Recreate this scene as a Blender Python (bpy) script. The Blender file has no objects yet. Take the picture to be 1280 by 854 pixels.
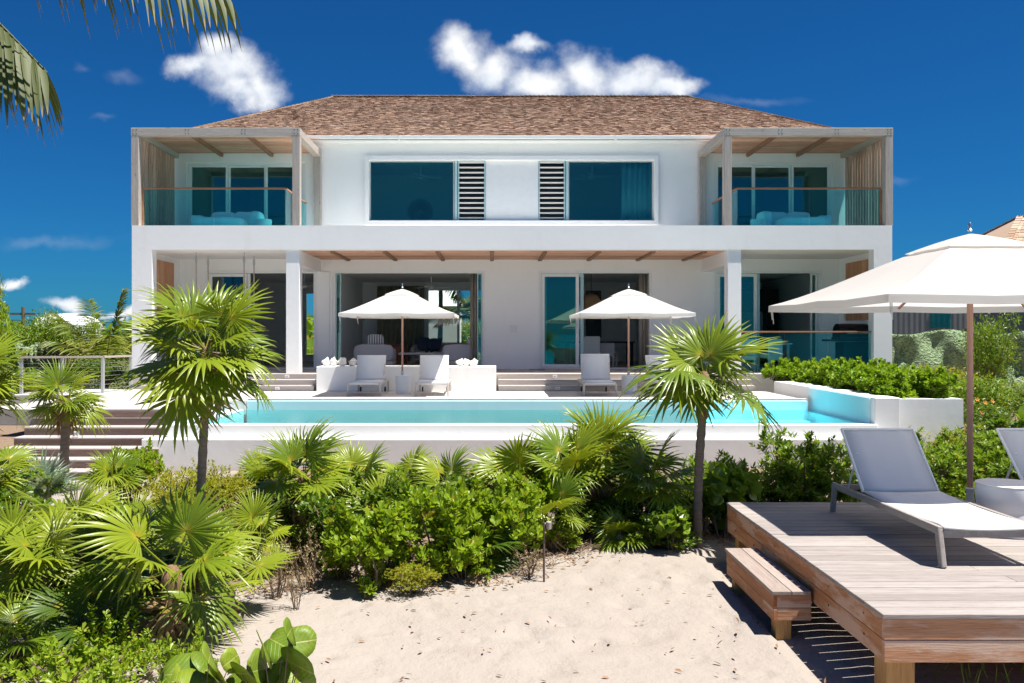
import bpy, bmesh, math, random
import numpy as np
from mathutils import Vector, Matrix, Euler
R = math.radians
sc = bpy.context.scene
COL = sc.collection

# ------------------------------------------------------------------ camera
EYE = 0.98                      # eye height above the ground floor of the house (z = 0)
FPX, CX, CY = 1067.0, 615.0, 418.0
cam_d = bpy.data.cameras.new('camera')
cam = bpy.data.objects.new('camera', cam_d); COL.objects.link(cam)
cam.location = (0, 0, EYE); cam.rotation_euler = (R(90), 0, 0)
cam_d.sensor_width = 36; cam_d.lens = 36 * FPX / 1280
cam_d.shift_x = (640 - CX) / 1280; cam_d.shift_y = -(427 - CY) / 1280
cam_d.clip_end = 5000
sc.camera = cam

def at(px, py, Y):
    """point in the world seen at a pixel of the 1280 px photograph, Y metres away"""
    return Vector(((px - CX) * Y / FPX, Y, EYE - (py - CY) * Y / FPX))

# ------------------------------------------------------------------ sun + sky
SUN_DIR = Vector((-0.36, 0.12, -1.0)).normalized()      # direction the light travels
sun_d = bpy.data.lights.new('sun', 'SUN'); sun_d.energy = 4.6; sun_d.angle = R(0.5)
sun_d.color = (1.0, 0.955, 0.88)
sun = bpy.data.objects.new('sun', sun_d); COL.objects.link(sun)
sun.rotation_euler = SUN_DIR.to_track_quat('-Z', 'Y').to_euler()
sun.location = (10, -5, 30)
SUN_EL = math.asin(-SUN_DIR.z); SUN_ROT = math.atan2(-SUN_DIR.x, -SUN_DIR.y)

world = bpy.data.worlds.new('World'); sc.world = world; world.use_nodes = True

class NT:
    def __init__(s, tree): s.t = tree; s.n = tree.nodes; s.l = tree.links
    def add(s, kind, **kw):
        nd = s.n.new(kind)
        for k, v in kw.items():
            if k.startswith('_'): setattr(nd, k[1:], v)
        for k, v in kw.items():
            if not k.startswith('_'): s.set(nd, k, v)
        return nd
    def set(s, nd, k, v):
        if k.startswith('i') and k[1:].isdigit(): sock = nd.inputs[int(k[1:])]
        else: sock = nd.inputs[k.replace('__', ' ')]
        if isinstance(v, bpy.types.NodeSocket): s.l.new(v, sock)
        elif isinstance(v, bpy.types.Node): s.l.new(v.outputs[0], sock)
        elif isinstance(v, (tuple, list)) and sock.type == 'RGBA' and len(v) == 3: sock.default_value = (*v, 1)
        else: sock.default_value = v
    def math(s, op, a, b=0.0, c=None, clamp=False):
        nd = s.n.new('ShaderNodeMath'); nd.operation = op; nd.use_clamp = clamp
        s.set(nd, 'i0', a); s.set(nd, 'i1', b)
        if c is not None: s.set(nd, 'i2', c)
        return nd.outputs[0]
    def vmath(s, op, a, b=None, c=None, out=0):
        nd = s.n.new('ShaderNodeVectorMath'); nd.operation = op
        s.set(nd, 'i0', a)
        if b is not None: s.set(nd, 'i1', b)
        if c is not None: s.set(nd, 'i2', c)
        return nd.outputs[out]
    def mix(s, f, a, b, mode='MIX'):
        nd = s.n.new('ShaderNodeMix'); nd.data_type = 'RGBA'; nd.blend_type = mode
        for idx, v in ((0, f), (6, a), (7, b)):
            sock = nd.inputs[idx]
            if isinstance(v, bpy.types.NodeSocket): s.l.new(v, sock)
            elif isinstance(v, (tuple, list)): sock.default_value = (*v[:3], 1)
            else: sock.default_value = v
        return nd.outputs[2]
    def ramp(s, f, stops, interp='LINEAR'):
        nd = s.n.new('ShaderNodeValToRGB'); cr = nd.color_ramp; cr.interpolation = interp
        while len(cr.elements) < len(stops): cr.elements.new(0.5)
        for e, (p, c) in zip(cr.elements, stops):
            e.position = p; e.color = (*c, 1) if len(c) == 3 else c
        s.set(nd, 'i0', f); return nd.outputs[0]
    def smooth(s, v, lo, hi, a=0.0, b=1.0):
        nd = s.n.new('ShaderNodeMapRange'); nd.interpolation_type = 'SMOOTHSTEP'
        for k, x in zip(range(5), (v, lo, hi, a, b)): s.set(nd, 'i%d' % k, x)
        return nd.outputs[0]
    def noise(s, vec, scale, detail=4, rough=0.55, out=0, dim='3D', dist=0.0):
        nd = s.n.new('ShaderNodeTexNoise'); nd.noise_dimensions = dim
        if vec is not None: s.set(nd, 'Vector', vec)
        s.set(nd, 'Scale', scale); s.set(nd, 'Detail', detail); s.set(nd, 'Roughness', rough); s.set(nd, 'Distortion', dist)
        return nd.outputs[out]

w = NT(world.node_tree); w.n.clear()
sky = w.add('ShaderNodeTexSky', _sky_type='NISHITA')
sky.sun_disc = False; sky.sun_elevation = SUN_EL; sky.sun_rotation = SUN_ROT
sky.altitude = 0; sky.air_density = 1.0; sky.dust_density = 0.15; sky.ozone_density = 3.0
tc = w.add('ShaderNodeTexCoord')
sp = w.add('ShaderNodeSeparateXYZ', Vector=tc.outputs['Generated'])
yy = w.math('MAXIMUM', w.math('ABSOLUTE', sp.outputs[1]), 0.05)
uu = w.math('DIVIDE', sp.outputs[0], yy); vv = w.math('DIVIDE', sp.outputs[2], yy)
P = w.add('ShaderNodeCombineXYZ', X=uu, Y=vv).outputs[0]
wob = w.vmath('SCALE', w.vmath('SUBTRACT', w.noise(P, 10.0, 6, 0.55, out=1), (0.5, 0.5, 0.5)), None)
wob.node.inputs['Scale'].default_value = 0.075
PW = w.vmath('ADD', P, wob)
clouds = [  # centre and half size of each lobe, in photograph pixels
    (290, 92, 62, 42), (335, 112, 36, 26), (242, 84, 40, 20), (268, 62, 30, 28), (300, 118, 50, 16),
    (575, 58, 46, 34), (612, 88, 48, 32), (668, 98, 60, 28), (735, 86, 52, 36), (790, 100, 56, 26), (838, 110, 42, 14), (655, 62, 30, 12),
    (15, 353, 20, 9), (88, 376, 34, 11), (150, 384, 40, 8), (1420, 330, 120, 30), (-300, 200, 120, 40), (1700, 220, 160, 50)]
wisps = [(160, 90, 26, 10), (105, 78, 16, 8), (128, 142, 22, 7), (940, 130, 90, 9), (1080, 215, 90, 8), (60, 300, 110, 12)]
def cover(lobes):
    d = None
    for (px, py, rx, ry) in lobes:
        k = (FPX / rx, FPX / ry, 0); c = ((px - CX) / FPX, -(py - CY) / FPX, 0)
        q = w.vmath('MULTIPLY_ADD', PW, k, (-c[0] * k[0], -c[1] * k[1], 0))
        L = w.vmath('LENGTH', q, out=1)
        d = L if d is None else w.math('SMOOTH_MIN', d, L, 0.35)
    return d
nz = w.noise(P, 15.0, 8, 0.55)
fine = w.noise(P, 5.0, 9, 0.6)
dC = w.math('SUBTRACT', 1.12, cover(clouds))
body = w.math('ADD', dC, w.math('MULTIPLY', w.math('SUBTRACT', nz, 0.5), 1.5))
dens = w.smooth(body, 0.06, 1.05)
dW = w.math('SUBTRACT', 1.0, cover(wisps))
thin = w.math('MULTIPLY', w.smooth(w.math('ADD', dW, w.math('MULTIPLY', w.math('SUBTRACT', nz, 0.5), 1.6)), 0.0, 1.3), 0.10)
dens = w.math('MAXIMUM', dens, thin, clamp=True)
PS = w.vmath('ADD', P, (0.016, 0.022, 0))
shade = w.math('ADD', w.math('MULTIPLY', w.math('SUBTRACT', nz, w.noise(PS, 15.0, 8, 0.55)), 2.2), 0.62, clamp=True)
ccol = w.mix(shade, (0.60, 0.68, 0.80), (0.97, 0.97, 0.97))
hs = w.mix(1.0, sky.outputs[0], (0.03, 0.187, 0.362), mode='MULTIPLY')     # polarised, saturated tropical blue
bg1 = w.add('ShaderNodeBackground', Color=hs, Strength=0.10)
bg2 = w.add('ShaderNodeBackground', Color=ccol, Strength=0.55)
mx = w.add('ShaderNodeMixShader', i0=dens, i1=bg1, i2=bg2)
w.add('ShaderNodeOutputWorld', Surface=mx)

sc.view_settings.view_transform = 'Standard'; sc.view_settings.look = 'None'
sc.view_settings.gamma = 1.0; sc.view_settings.use_curve_mapping = False
sc.view_settings.exposure = 1.05
sc.render.engine = 'CYCLES'
sc.cycles.max_bounces = 12; sc.cycles.diffuse_bounces = 8; sc.cycles.transparent_max_bounces = 16
sc.cycles.glossy_bounces = 4; sc.cycles.transmission_bounces = 6
sc.cycles.use_denoising = True
sc.cycles.sample_clamp_indirect = 6.0
rng = random.Random(7)

# ------------------------------------------------------------------ object helpers
def tag(o, label=None, cat=None, group=None, kind=None):
    if label: o['label'] = label
    if cat: o['category'] = cat
    if group: o['group'] = group
    if kind: o['kind'] = kind
    return o

def thing(name, label, cat, loc=(0, 0, 0), rz=0.0, group=None):
    o = bpy.data.objects.new(name, None); COL.objects.link(o)
    o.location = loc; o.rotation_euler = (0, 0, rz); o.empty_display_size = 0.2
    return tag(o, label, cat, group)

def child(name, mesh, parent, loc=(0, 0, 0), rot=None, scale=None, mat4=None):
    o = bpy.data.objects.new(name, mesh); COL.objects.link(o); o.parent = parent
    if mat4 is not None: o.matrix_local = mat4
    else:
        o.location = loc
        if rot is not None: o.rotation_euler = rot
        if scale is not None: o.scale = scale
    return o

def copy_tree(o, parent=None):
    c = o.copy(); COL.objects.link(c); c.parent = parent
    for ch in [x for x in o.children]: copy_tree(ch, c)
    return c

class MB:
    """collects boxes, bars, tubes ... and links them as one mesh object"""
    def __init__(s): s.v = []; s.f = []
    def add(s, vs, fs):
        b = len(s.v); s.v.extend([tuple(x) for x in vs]); s.f.extend([tuple(i + b for i in f) for f in fs]); return s
    def box(s, x0, x1, y0, y1, z0, z1):
        vs = [(x0, y0, z0), (x1, y0, z0), (x1, y1, z0), (x0, y1, z0), (x0, y0, z1), (x1, y0, z1), (x1, y1, z1), (x0, y1, z1)]
        return s.add(vs, [(0, 3, 2, 1), (4, 5, 6, 7), (0, 1, 5, 4), (1, 2, 6, 5), (2, 3, 7, 6), (3, 0, 4, 7)])
    def obox(s, m, sx, sy, sz):
        vs = [m @ Vector((a * sx / 2, b * sy / 2, c * sz / 2)) for c in (-1, 1) for a, b in ((-1, -1), (1, -1), (1, 1), (-1, 1))]
        return s.add(vs, [(0, 3, 2, 1), (4, 5, 6, 7), (0, 1, 5, 4), (1, 2, 6, 5), (2, 3, 7, 6), (3, 0, 4, 7)])
    def bar(s, p, q, w_, h, up=(0, 0, 1)):
        p, q = Vector(p), Vector(q); d = q - p; L = d.length; d.normalize(); u = Vector(up)
        if abs(d.dot(u)) > 0.98: u = Vector((0, 1, 0))
        sx = d.cross(u).normalized(); u = sx.cross(d).normalized()
        m = Matrix((sx, d, u)).transposed().to_4x4(); m.translation = (p + q) / 2
        return s.obox(m, w_, L, h)
    def tube(s, pts, rad, n=8, cap=True):
        pts = [Vector(p) for p in pts]
        if not isinstance(rad, (list, tuple)): rad = [rad] * len(pts)
        vs = []; ref = Vector((0.31, 0.2, 0.93)); 
        for i, p in enumerate(pts):
            d = (pts[min(i + 1, len(pts) - 1)] - pts[max(i - 1, 0)]).normalized()
            a = d.cross(ref)
            if a.length < 0.05: a = d.cross(Vector((1, 0, 0)))
            a.normalize(); b = d.cross(a)
            for k in range(n):
                t = 2 * math.pi * k / n; vs.append(p + (a * math.cos(t) + b * math.sin(t)) * rad[i])
        fs = []
        for i in range(len(pts) - 1):
            for k in range(n):
                k2 = (k + 1) % n
                fs.append((i * n + k, i * n + k2, (i + 1) * n + k2, (i + 1) * n + k))
        if cap:
            fs.append(tuple(range(n))[::-1]); fs.append(tuple((len(pts) - 1) * n + k for k in range(n)))
        return s.add(vs, fs)
    def lathe(s, prof, c=(0, 0, 0), n=24, cap=True):
        c = Vector(c); vs = []
        for (r, z) in prof:
            for k in range(n):
                t = 2 * math.pi * k / n; vs.append(c + Vector((r * math.cos(t), r * math.sin(t), z)))
        fs = []
        for i in range(len(prof) - 1):
            for k in range(n):
                k2 = (k + 1) % n; fs.append((i * n + k, i * n + k2, (i + 1) * n + k2, (i + 1) * n + k))
        if cap:
            fs.append(tuple(range(n))[::-1]); fs.append(tuple((len(prof) - 1) * n + k for k in range(n)))
        return s.add(vs, fs)
    def sphere(s, c, r, n=12, m=8):
        rr = r if isinstance(r, (tuple, list)) else (r, r, r)
        vs = []; fs = []
        for i in range(m + 1):
            ph = math.pi * i / m
            for k in range(n):
                t = 2 * math.pi * k / n
                vs.append((c[0] + rr[0] * math.sin(ph) * math.cos(t), c[1] + rr[1] * math.sin(ph) * math.sin(t), c[2] - rr[2] * math.cos(ph)))
        for i in range(m):
            for k in range(n):
                k2 = (k + 1) % n; fs.append((i * n + k, i * n + k2, (i + 1) * n + k2, (i + 1) * n + k))
        return s.add(vs, fs)
    def wall(s, x0, x1, z0, z1, y0, y1, holes=(), axis='x'):
        """a wall with rectangular openings, without inner faces; axis 'y' swaps the roles of x and y"""
        xs = sorted({x0, x1, *[min(max(h[i], x0), x1) for h in holes for i in (0, 1)]})
        zs = sorted({z0, z1, *[min(max(h[i], z0), z1) for h in holes for i in (2, 3)]})
        def solid(i, k):
            if i < 0 or k < 0 or i >= len(xs) - 1 or k >= len(zs) - 1: return False
            cx, cz = (xs[i] + xs[i + 1]) / 2, (zs[k] + zs[k + 1]) / 2
            return not any(h[0] < cx < h[1] and h[2] < cz < h[3] for h in holes)
        def q(*pts):
            if axis == 'y': pts = [(p[1], p[0], p[2]) for p in pts][::-1]
            s.add(pts, [(0, 1, 2, 3)])
        for i in range(len(xs) - 1):
            for k in range(len(zs) - 1):
                if not solid(i, k): continue
                a, b, c, d = xs[i], xs[i + 1], zs[k], zs[k + 1]
                q((a, y0, c), (b, y0, c), (b, y0, d), (a, y0, d)); q((b, y1, c), (a, y1, c), (a, y1, d), (b, y1, d))
                if not solid(i - 1, k): q((a, y1, c), (a, y0, c), (a, y0, d), (a, y1, d))
                if not solid(i + 1, k): q((b, y0, c), (b, y1, c), (b, y1, d), (b, y0, d))
                if not solid(i, k - 1): q((a, y1, c), (b, y1, c), (b, y0, c), (a, y0, c))
                if not solid(i, k + 1): q((a, y0, d), (b, y0, d), (b, y1, d), (a, y1, d))
        return s
    def mesh(s, name, smooth=False, sharp=None):
        me = bpy.data.meshes.new(name); me.from_pydata(s.v, [], s.f); me.validate(); me.update()
        if smooth:
            me.polygons.foreach_set('use_smooth', [True] * len(me.polygons))
            if sharp: me.set_sharp_from_angle(angle=R(sharp))
        return me
    def build(s, name, mat, parent=None, smooth=False, sharp=40, bevel=0.0, seg=2, loc=None):
        me = s.mesh(name, smooth, sharp); me.materials.append(mat)
        o = bpy.data.objects.new(name, me); COL.objects.link(o)
        if parent is not None: o.parent = parent
        if loc is not None: o.location = loc
        if bevel:
            b = o.modifiers.new('bevel', 'BEVEL'); b.width = bevel; b.segments = seg; b.limit_method = 'ANGLE'; b.angle_limit = R(40)
        return o

# ------------------------------------------------------------------ materials
M = {}
def new_mat(name):
    m = bpy.data.materials.new(name); m.use_nodes = True; t = NT(m.node_tree); t.n.clear(); M[name] = m
    t.out = t.add('ShaderNodeOutputMaterial'); t.co = t.add('ShaderNodeTexCoord').outputs['Object']
    return m, t
def principled(t, col, rough=0.6, spec=0.4, metal=0.0, normal=None, **kw):
    b = t.add('ShaderNodeBsdfPrincipled')
    t.set(b, 'Base Color', col); t.set(b, 'Roughness', rough); t.set(b, 'Specular IOR Level', spec); t.set(b, 'Metallic', metal)
    if normal is not None: t.set(b, 'Normal', normal)
    for k, v in kw.items(): t.set(b, k.replace('__', ' '), v)
    return b
def bump(t, h, strength=0.3, dist=0.01):
    return t.add('ShaderNodeBump', Strength=strength, Distance=dist, Height=h).outputs[0]
def mapped(t, scale, vec=None):
    return t.vmath('MULTIPLY', vec if vec is not None else t.co, scale)

def stucco(name, col, var=0.04, grain=0.25):
    m, t = new_mat(name)
    n = t.noise(t.co, 0.9, 5, 0.6); n2 = t.noise(mapped(t, (3, 3, 0.5)), 1.0, 5, 0.6)
    c = t.mix(n, [x * (1 - var * 1.4) for x in col], [min(1, x * (1 + var * 0.5)) for x in col])
    c = t.mix(t.smooth(n2, 0.52, 0.80, 0, 0.55), c, [x * f_ for x, f_ in zip(col, (0.91, 0.90, 0.88))])
    h = t.math('ADD', t.noise(t.co, 160, 3, 0.6), t.math('MULTIPLY', t.noise(t.co, 7, 4), 2.0))
    t.l.new(principled(t, c, 0.75, 0.25, normal=bump(t, h, grain, 0.006)).outputs[0], t.out.inputs[0]); return m
stucco('white_stucco', (0.88, 0.88, 0.87)); stucco('white_concrete', (0.80, 0.80, 0.785), 0.06)
stucco('inside_plaster', (0.82, 0.81, 0.80)); stucco('pool_plaster', (0.62, 0.87, 0.92), 0.03, 0.1)
stucco('grey_wall', (0.16, 0.17, 0.19))

def wood(name, a, b, axis='x', rough=0.6, spots=0.0, wear=None):
    m, t = new_mat(name)
    s = {'x': (0.8, 14, 14), 'y': (14, 0.8, 14), 'z': (14, 14, 0.8)}[axis]
    isl = t.add('ShaderNodeNewGeometry').outputs['Random Per Island']
    off = t.vmath('ADD', t.co, t.add('ShaderNodeCombineXYZ', X=t.math('MULTIPLY', isl, 37.0), Y=t.math('MULTIPLY', isl, 91.0), Z=t.math('MULTIPLY', isl, 53.0)).outputs[0])
    g = t.noise(mapped(t, s, off), 1.6, 7, 0.65, dist=0.6); g2 = t.noise(mapped(t, s, off), 9.0, 4, 0.6)
    f = t.math('ADD', t.math('MULTIPLY', g, 0.85), t.math('MULTIPLY', isl, 0.22))
    c = t.mix(t.smooth(f, 0.3, 0.85), a, b)
    c = t.mix(t.smooth(g2, 0.46, 0.78, 0, 0.55), c, [x * 0.5 for x in a])
    if wear:
        c = t.mix(t.smooth(t.noise(mapped(t, [0.5 + x * 0.16 for x in s], off), 2.0, 7, 0.7), 0.47, 0.60, 0, 0.8), c, wear)
    if spots:
        vo = t.add('ShaderNodeTexVoronoi', Vector=mapped(t, (2.2, 7, 7) if axis == 'x' else ((7, 2.2, 7) if axis == 'y' else (7, 7, 2.2)), off), Scale=1.0)
        c = t.mix(t.smooth(vo.outputs['Distance'], 0.05, 0.13, spots, 0), c, [x * 0.3 for x in a])
    t.l.new(principled(t, c, rough, 0.2, normal=bump(t, g2, 0.6, 0.005)).outputs[0], t.out.inputs[0]); return m
wood('weathered_post', (0.40, 0.35, 0.31), (0.58, 0.53, 0.49), 'z', spots=0.5)
wood('weathered_beam', (0.42, 0.37, 0.33), (0.60, 0.55, 0.50), 'x', spots=0.5)
wood('weathered_beam_deep', (0.42, 0.36, 0.31), (0.58, 0.51, 0.45), 'y', spots=0.5)
wood('ceiling_board', (0.44, 0.22, 0.13), (0.97, 0.64, 0.47), 'x', spots=0.6)
wood('shaded_rafter_wood', (0.24, 0.13, 0.075), (0.34, 0.20, 0.125), 'y')  # shade on the rafters put into a darker wood colour
wood('slat_wood', (0.42, 0.24, 0.16), (0.88, 0.62, 0.48), 'z', spots=0.4)
wood('cedar_slat', (0.52, 0.25, 0.13), (0.74, 0.44, 0.27), 'z')
wood('rail_wood', (0.36, 0.17, 0.09), (0.50, 0.28, 0.17), 'x')
wood('grey_rail', (0.40, 0.34, 0.30), (0.52, 0.46, 0.41), 'x')
wood('deck_board', (0.25, 0.218, 0.20), (0.40, 0.358, 0.335), 'x', 0.7)
wood('deck_board_long', (0.28, 0.22, 0.19), (0.43, 0.36, 0.32), 'y', 0.7)
wood('fascia_board', (0.33, 0.125, 0.048), (0.56, 0.255, 0.115), 'y', wear=(0.62, 0.42, 0.31))
wood('fascia_front', (0.40, 0.18, 0.085), (0.58, 0.32, 0.19), 'x', wear=(0.62, 0.46, 0.36))
wood('pine_post', (0.46, 0.24, 0.08), (0.62, 0.38, 0.16), 'z')
wood('riser_wood', (0.17, 0.11, 0.09), (0.29, 0.20, 0.17), 'x')
wood('tread_wood', (0.42, 0.37, 0.34), (0.58, 0.53, 0.50), 'x')
wood('lounger_wood', (0.33, 0.29, 0.26), (0.45, 0.41, 0.38), 'y')
wood('pole_wood', (0.36, 0.20, 0.15), (0.44, 0.27, 0.21), 'z')
wood('dark_wood', (0.05, 0.03, 0.025), (0.09, 0.055, 0.04), 'x')
wood('red_wood', (0.22, 0.09, 0.05), (0.30, 0.14, 0.08), 'x')

def plain(name, col, rough=0.5, spec=0.4, metal=0.0, var=0.06):
    m, t = new_mat(name)
    c = t.mix(t.noise(t.co, 6, 4), [x * (1 - var) for x in col], [min(1, x * (1 + var)) for x in col])
    t.l.new(principled(t, c, rough, spec, metal).outputs[0], t.out.inputs[0]); return m
plain('white_metal', (0.80, 0.81, 0.80), 0.35); plain('pale_aluminium', (0.46, 0.48, 0.48), 0.4, metal=0.2)
plain('teal_frame', (0.42, 0.60, 0.62), 0.35); plain('beige_metal', (0.55, 0.49, 0.44), 0.4)
plain('bronze_metal', (0.13, 0.09, 0.075), 0.4); plain('steel', (0.55, 0.56, 0.57), 0.3, metal=0.9)
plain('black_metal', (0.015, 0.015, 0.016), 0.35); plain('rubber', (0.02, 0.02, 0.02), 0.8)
plain('white_ceramic', (0.78, 0.77, 0.76), 0.35); plain('shell_white', (0.82, 0.78, 0.72), 0.5, var=0.12)
plain('louvre_metal', (0.72, 0.70, 0.66), 0.4); plain('rope', (0.40, 0.34, 0.27), 0.9); plain('wicker', (0.74, 0.70, 0.63), 0.8, var=0.2)
plain('basket', (0.50, 0.28, 0.14), 0.8, var=0.25); plain('warm_lamp_glass', (0.85, 0.62, 0.35), 0.4)
plain('art_print', (0.10, 0.10, 0.11), 0.5, var=0.7); plain('lead_flashing', (0.62, 0.63, 0.64), 0.4)
plain('screen_grey', (0.80, 0.79, 0.77), 0.5); plain('dark_kitchen', (0.035, 0.022, 0.018), 0.4)
plain('orange_petal', (0.62, 0.24, 0.02), 0.6); plain('tent_white', (0.72, 0.74, 0.74), 0.7)

def fabric(name, col, scale=420, rough=0.9, trans=0.0, stripes=None):
    m, t = new_mat(name)
    n = t.noise(t.co, 2.2, 4); weave = t.noise(t.co, scale, 2)
    c = t.mix(n, [x * 0.955 for x in col], col)
    if stripes:
        sx = t.add('ShaderNodeSeparateXYZ', Vector=t.co).outputs[0]
        st = t.math('GREATER_THAN', t.math('FRACT', t.math('MULTIPLY', sx, stripes[0])), 0.55)
        c = t.mix(st, c, stripes[1])
    h = t.math('ADD', t.math('MULTIPLY', weave, 0.4), t.noise(t.co, 9, 3))
    b = principled(t, c, rough, 0.15, normal=bump(t, h, 0.25, 0.01))
    s = b.outputs[0]
    if trans:
        tr = t.add('ShaderNodeBsdfTranslucent', Color=c)
        s = t.add('ShaderNodeMixShader', i0=trans, i1=s, i2=tr).outputs[0]
    t.l.new(s, t.out.inputs[0]); return m
fabric('canopy_cloth', (0.78, 0.755, 0.725), trans=0.50); fabric('sling', (0.80, 0.80, 0.82), trans=0.2)
fabric('sofa_grey', (0.50, 0.50, 0.52)); fabric('sofa_white', (0.72, 0.71, 0.70)); fabric('cushion_blue', (0.06, 0.08, 0.13))
fabric('cushion_stripe', (0.74, 0.73, 0.72), stripes=(14, (0.16, 0.16, 0.18))); fabric('aqua_cushion', (0.80, 0.97, 0.97), stripes=(0.9, (0.70, 0.90, 0.91)))
fabric('curtain', (0.56, 0.50, 0.42), trans=0.3); fabric('teal_curtain', (0.55, 0.70, 0.74), trans=0.3)
fabric('olive_curtain', (0.42, 0.38, 0.27), trans=0.25); fabric('dark_cloth', (0.20, 0.20, 0.21))

def glass(name, tint, refl, rcol=(1, 1, 1), rough=0.01):
    m, t = new_mat(name)
    lw = t.add('ShaderNodeLayerWeight', Blend=0.25).outputs['Fresnel']
    f = t.math('ADD', t.math('MULTIPLY', lw, 0.55), refl, clamp=True)
    a = t.add('ShaderNodeBsdfTransparent', Color=tint); g = t.add('ShaderNodeBsdfGlossy', Color=rcol, Roughness=rough)
    t.l.new(t.add('ShaderNodeMixShader', i0=f, i1=a, i2=g).outputs[0], t.out.inputs[0]); return m
glass('window_glass', (0.54, 0.80, 0.80), 0.07, (0.7, 1.0, 0.88)); glass('clear_glass', (0.80, 0.86, 0.86), 0.03)
glass('door_glass', (0.42, 0.52, 0.53), 0.07, (0.8, 0.95, 1.0)); glass('rail_glass', (0.60, 0.955, 0.97), 0.012)

# sand, terrace, water
m, t = new_mat('sand')
big = t.noise(t.co, 0.55, 6, 0.62); mid = t.noise(t.co, 3.2, 6, 0.65); fin = t.noise(t.co, 60, 4, 0.7)
c = t.mix(big, (0.30, 0.257, 0.222), (0.37, 0.328, 0.29)); c = t.mix(t.smooth(mid, 0.52, 0.80, 0, 0.38), c, (0.27, 0.217, 0.178))
vo = t.add('ShaderNodeTexVoronoi', Vector=t.vmath('ADD', t.co, t.vmath('SCALE', t.noise(t.co, 4, 3, out=1), None)), Scale=13.0)
vo.inputs['Vector'].links[0].from_node.inputs[1].links[0].from_node.inputs['Scale'].default_value = 0.5
c = t.mix(t.math('MULTIPLY', t.smooth(vo.outputs['Distance'], 0.02, 0.11, 1, 0), t.smooth(t.noise(t.co, 1.3, 3), 0.48, 0.62)), c, (0.16, 0.10, 0.06))
at_l = t.add('ShaderNodeAttribute', _attribute_name='litter').outputs['Fac']
lit = t.math('ADD', at_l, t.math('MULTIPLY', t.math('SUBTRACT', t.noise(t.co, 5.5, 6, 0.7), 0.5), 1.1))
soil = t.mix(t.noise(t.co, 24, 5, 0.7), (0.10, 0.065, 0.04), (0.34, 0.25, 0.18))
c = t.mix(t.smooth(lit, 0.42, 0.72), c, soil)
at_f = t.add('ShaderNodeAttribute', _attribute_name='scrub').outputs['Fac']
c = t.mix(at_f, c, t.mix(t.noise(t.co, 0.5, 5), (0.05, 0.08, 0.02), (0.16, 0.16, 0.06)))
dim = t.add('ShaderNodeTexVoronoi', _feature='SMOOTH_F1', Vector=t.co, Scale=3.4)
h = t.math('ADD', t.math('MULTIPLY', mid, 1.3), t.math('MULTIPLY', fin, 0.09)); h = t.math('ADD', h, t.math('MULTIPLY', t.smooth(dim.outputs['Distance'], 0.0, 0.35), 0.5))
t.l.new(principled(t, c, 0.95, 0.1, normal=bump(t, h, 0.75, 0.06)).outputs[0], t.out.inputs[0])

m, t = new_mat('terrace_stone')
br = t.add('ShaderNodeTexBrick', _offset=0.5, Vector=t.co, Color1=(0.54, 0.50, 0.46), Color2=(0.60, 0.56, 0.52), Mortar=(0.33, 0.30, 0.27), Scale=1.0, Mortar__Size=0.006, Brick__Width=0.9, Row__Height=0.30)
c = t.mix(t.smooth(t.noise(t.co, 2.5, 6, 0.65), 0.4, 0.8, 0, 0.4), br.outputs[0], (0.50, 0.45, 0.41))
t.l.new(principled(t, c, 0.7, 0.3, normal=bump(t, t.noise(t.co, 60, 3), 0.15, 0.004)).outputs[0], t.out.inputs[0])

m, t = new_mat('stair_stone')
c = t.mix(t.noise(mapped(t, (1, 6, 18)), 2.0, 6, 0.65), (0.46, 0.42, 0.385), (0.60, 0.56, 0.52))
t.l.new(principled(t, c, 0.75, 0.25, normal=bump(t, t.noise(t.co, 80, 3), 0.2, 0.004)).outputs[0], t.out.inputs[0])

m, t = new_mat('pool_water')
hh = t.math('ADD', t.noise(mapped(t, (1, 2.2, 1)), 2.2, 3, 0.5, dist=0.4), t.math('MULTIPLY', t.noise(mapped(t, (1, 2.6, 1)), 8, 4), 0.5))
nb = bump(t, hh, 0.5, 0.05)
a = t.add('ShaderNodeBsdfTransparent', Color=(0.46, 0.95, 0.98)); g = t.add('ShaderNodeBsdfGlossy', Color=(1, 1, 1), Roughness=0.03, Normal=nb)
fr = t.add('ShaderNodeFresnel', IOR=1.33, Normal=nb)
t.l.new(t.add('ShaderNodeMixShader', i0=t.math('MULTIPLY', fr.outputs[0], 0.70), i1=a, i2=g).outputs[0], t.out.inputs[0])

m, t = new_mat('sea_water')
n = t.noise(t.co, 0.02, 5)
c = t.mix(n, (0.0, 0.20, 0.26), (0.01, 0.34, 0.38))
t.l.new(principled(t, c, 0.12, 0.5, normal=bump(t, t.noise(t.co, 0.9, 5), 0.3, 0.15)).outputs[0], t.out.inputs[0])

# shakes
def shake_mat(name, a, b, d):
    m, t = new_mat(name)
    isl = t.add('ShaderNodeNewGeometry').outputs['Random Per Island']
    c = t.ramp(isl, [(0.0, [x * 1.35 for x in d]), (0.15, a), (0.75, b), (1.0, [min(1, x * 1.25) for x in b])])
    g = t.noise(mapped(t, (30, 3, 3)), 1.5, 6, 0.65)
    c = t.mix(t.smooth(g, 0.45, 0.8, 0, 0.6), c, d)
    c = t.mix(t.smooth(t.noise(t.co, 0.7, 5, 0.6), 0.45, 0.75, 0, 0.35), c, (0.42, 0.34, 0.29))
    t.l.new(principled(t, c, 0.85, 0.2, normal=bump(t, g, 0.5, 0.01)).outputs[0], t.out.inputs[0])
shake_mat('cedar_shake', (0.31, 0.20, 0.14), (0.46, 0.32, 0.24), (0.14, 0.08, 0.05))
shake_mat('tan_shake', (0.36, 0.25, 0.175), (0.46, 0.335, 0.245), (0.24, 0.155, 0.10))

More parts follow.
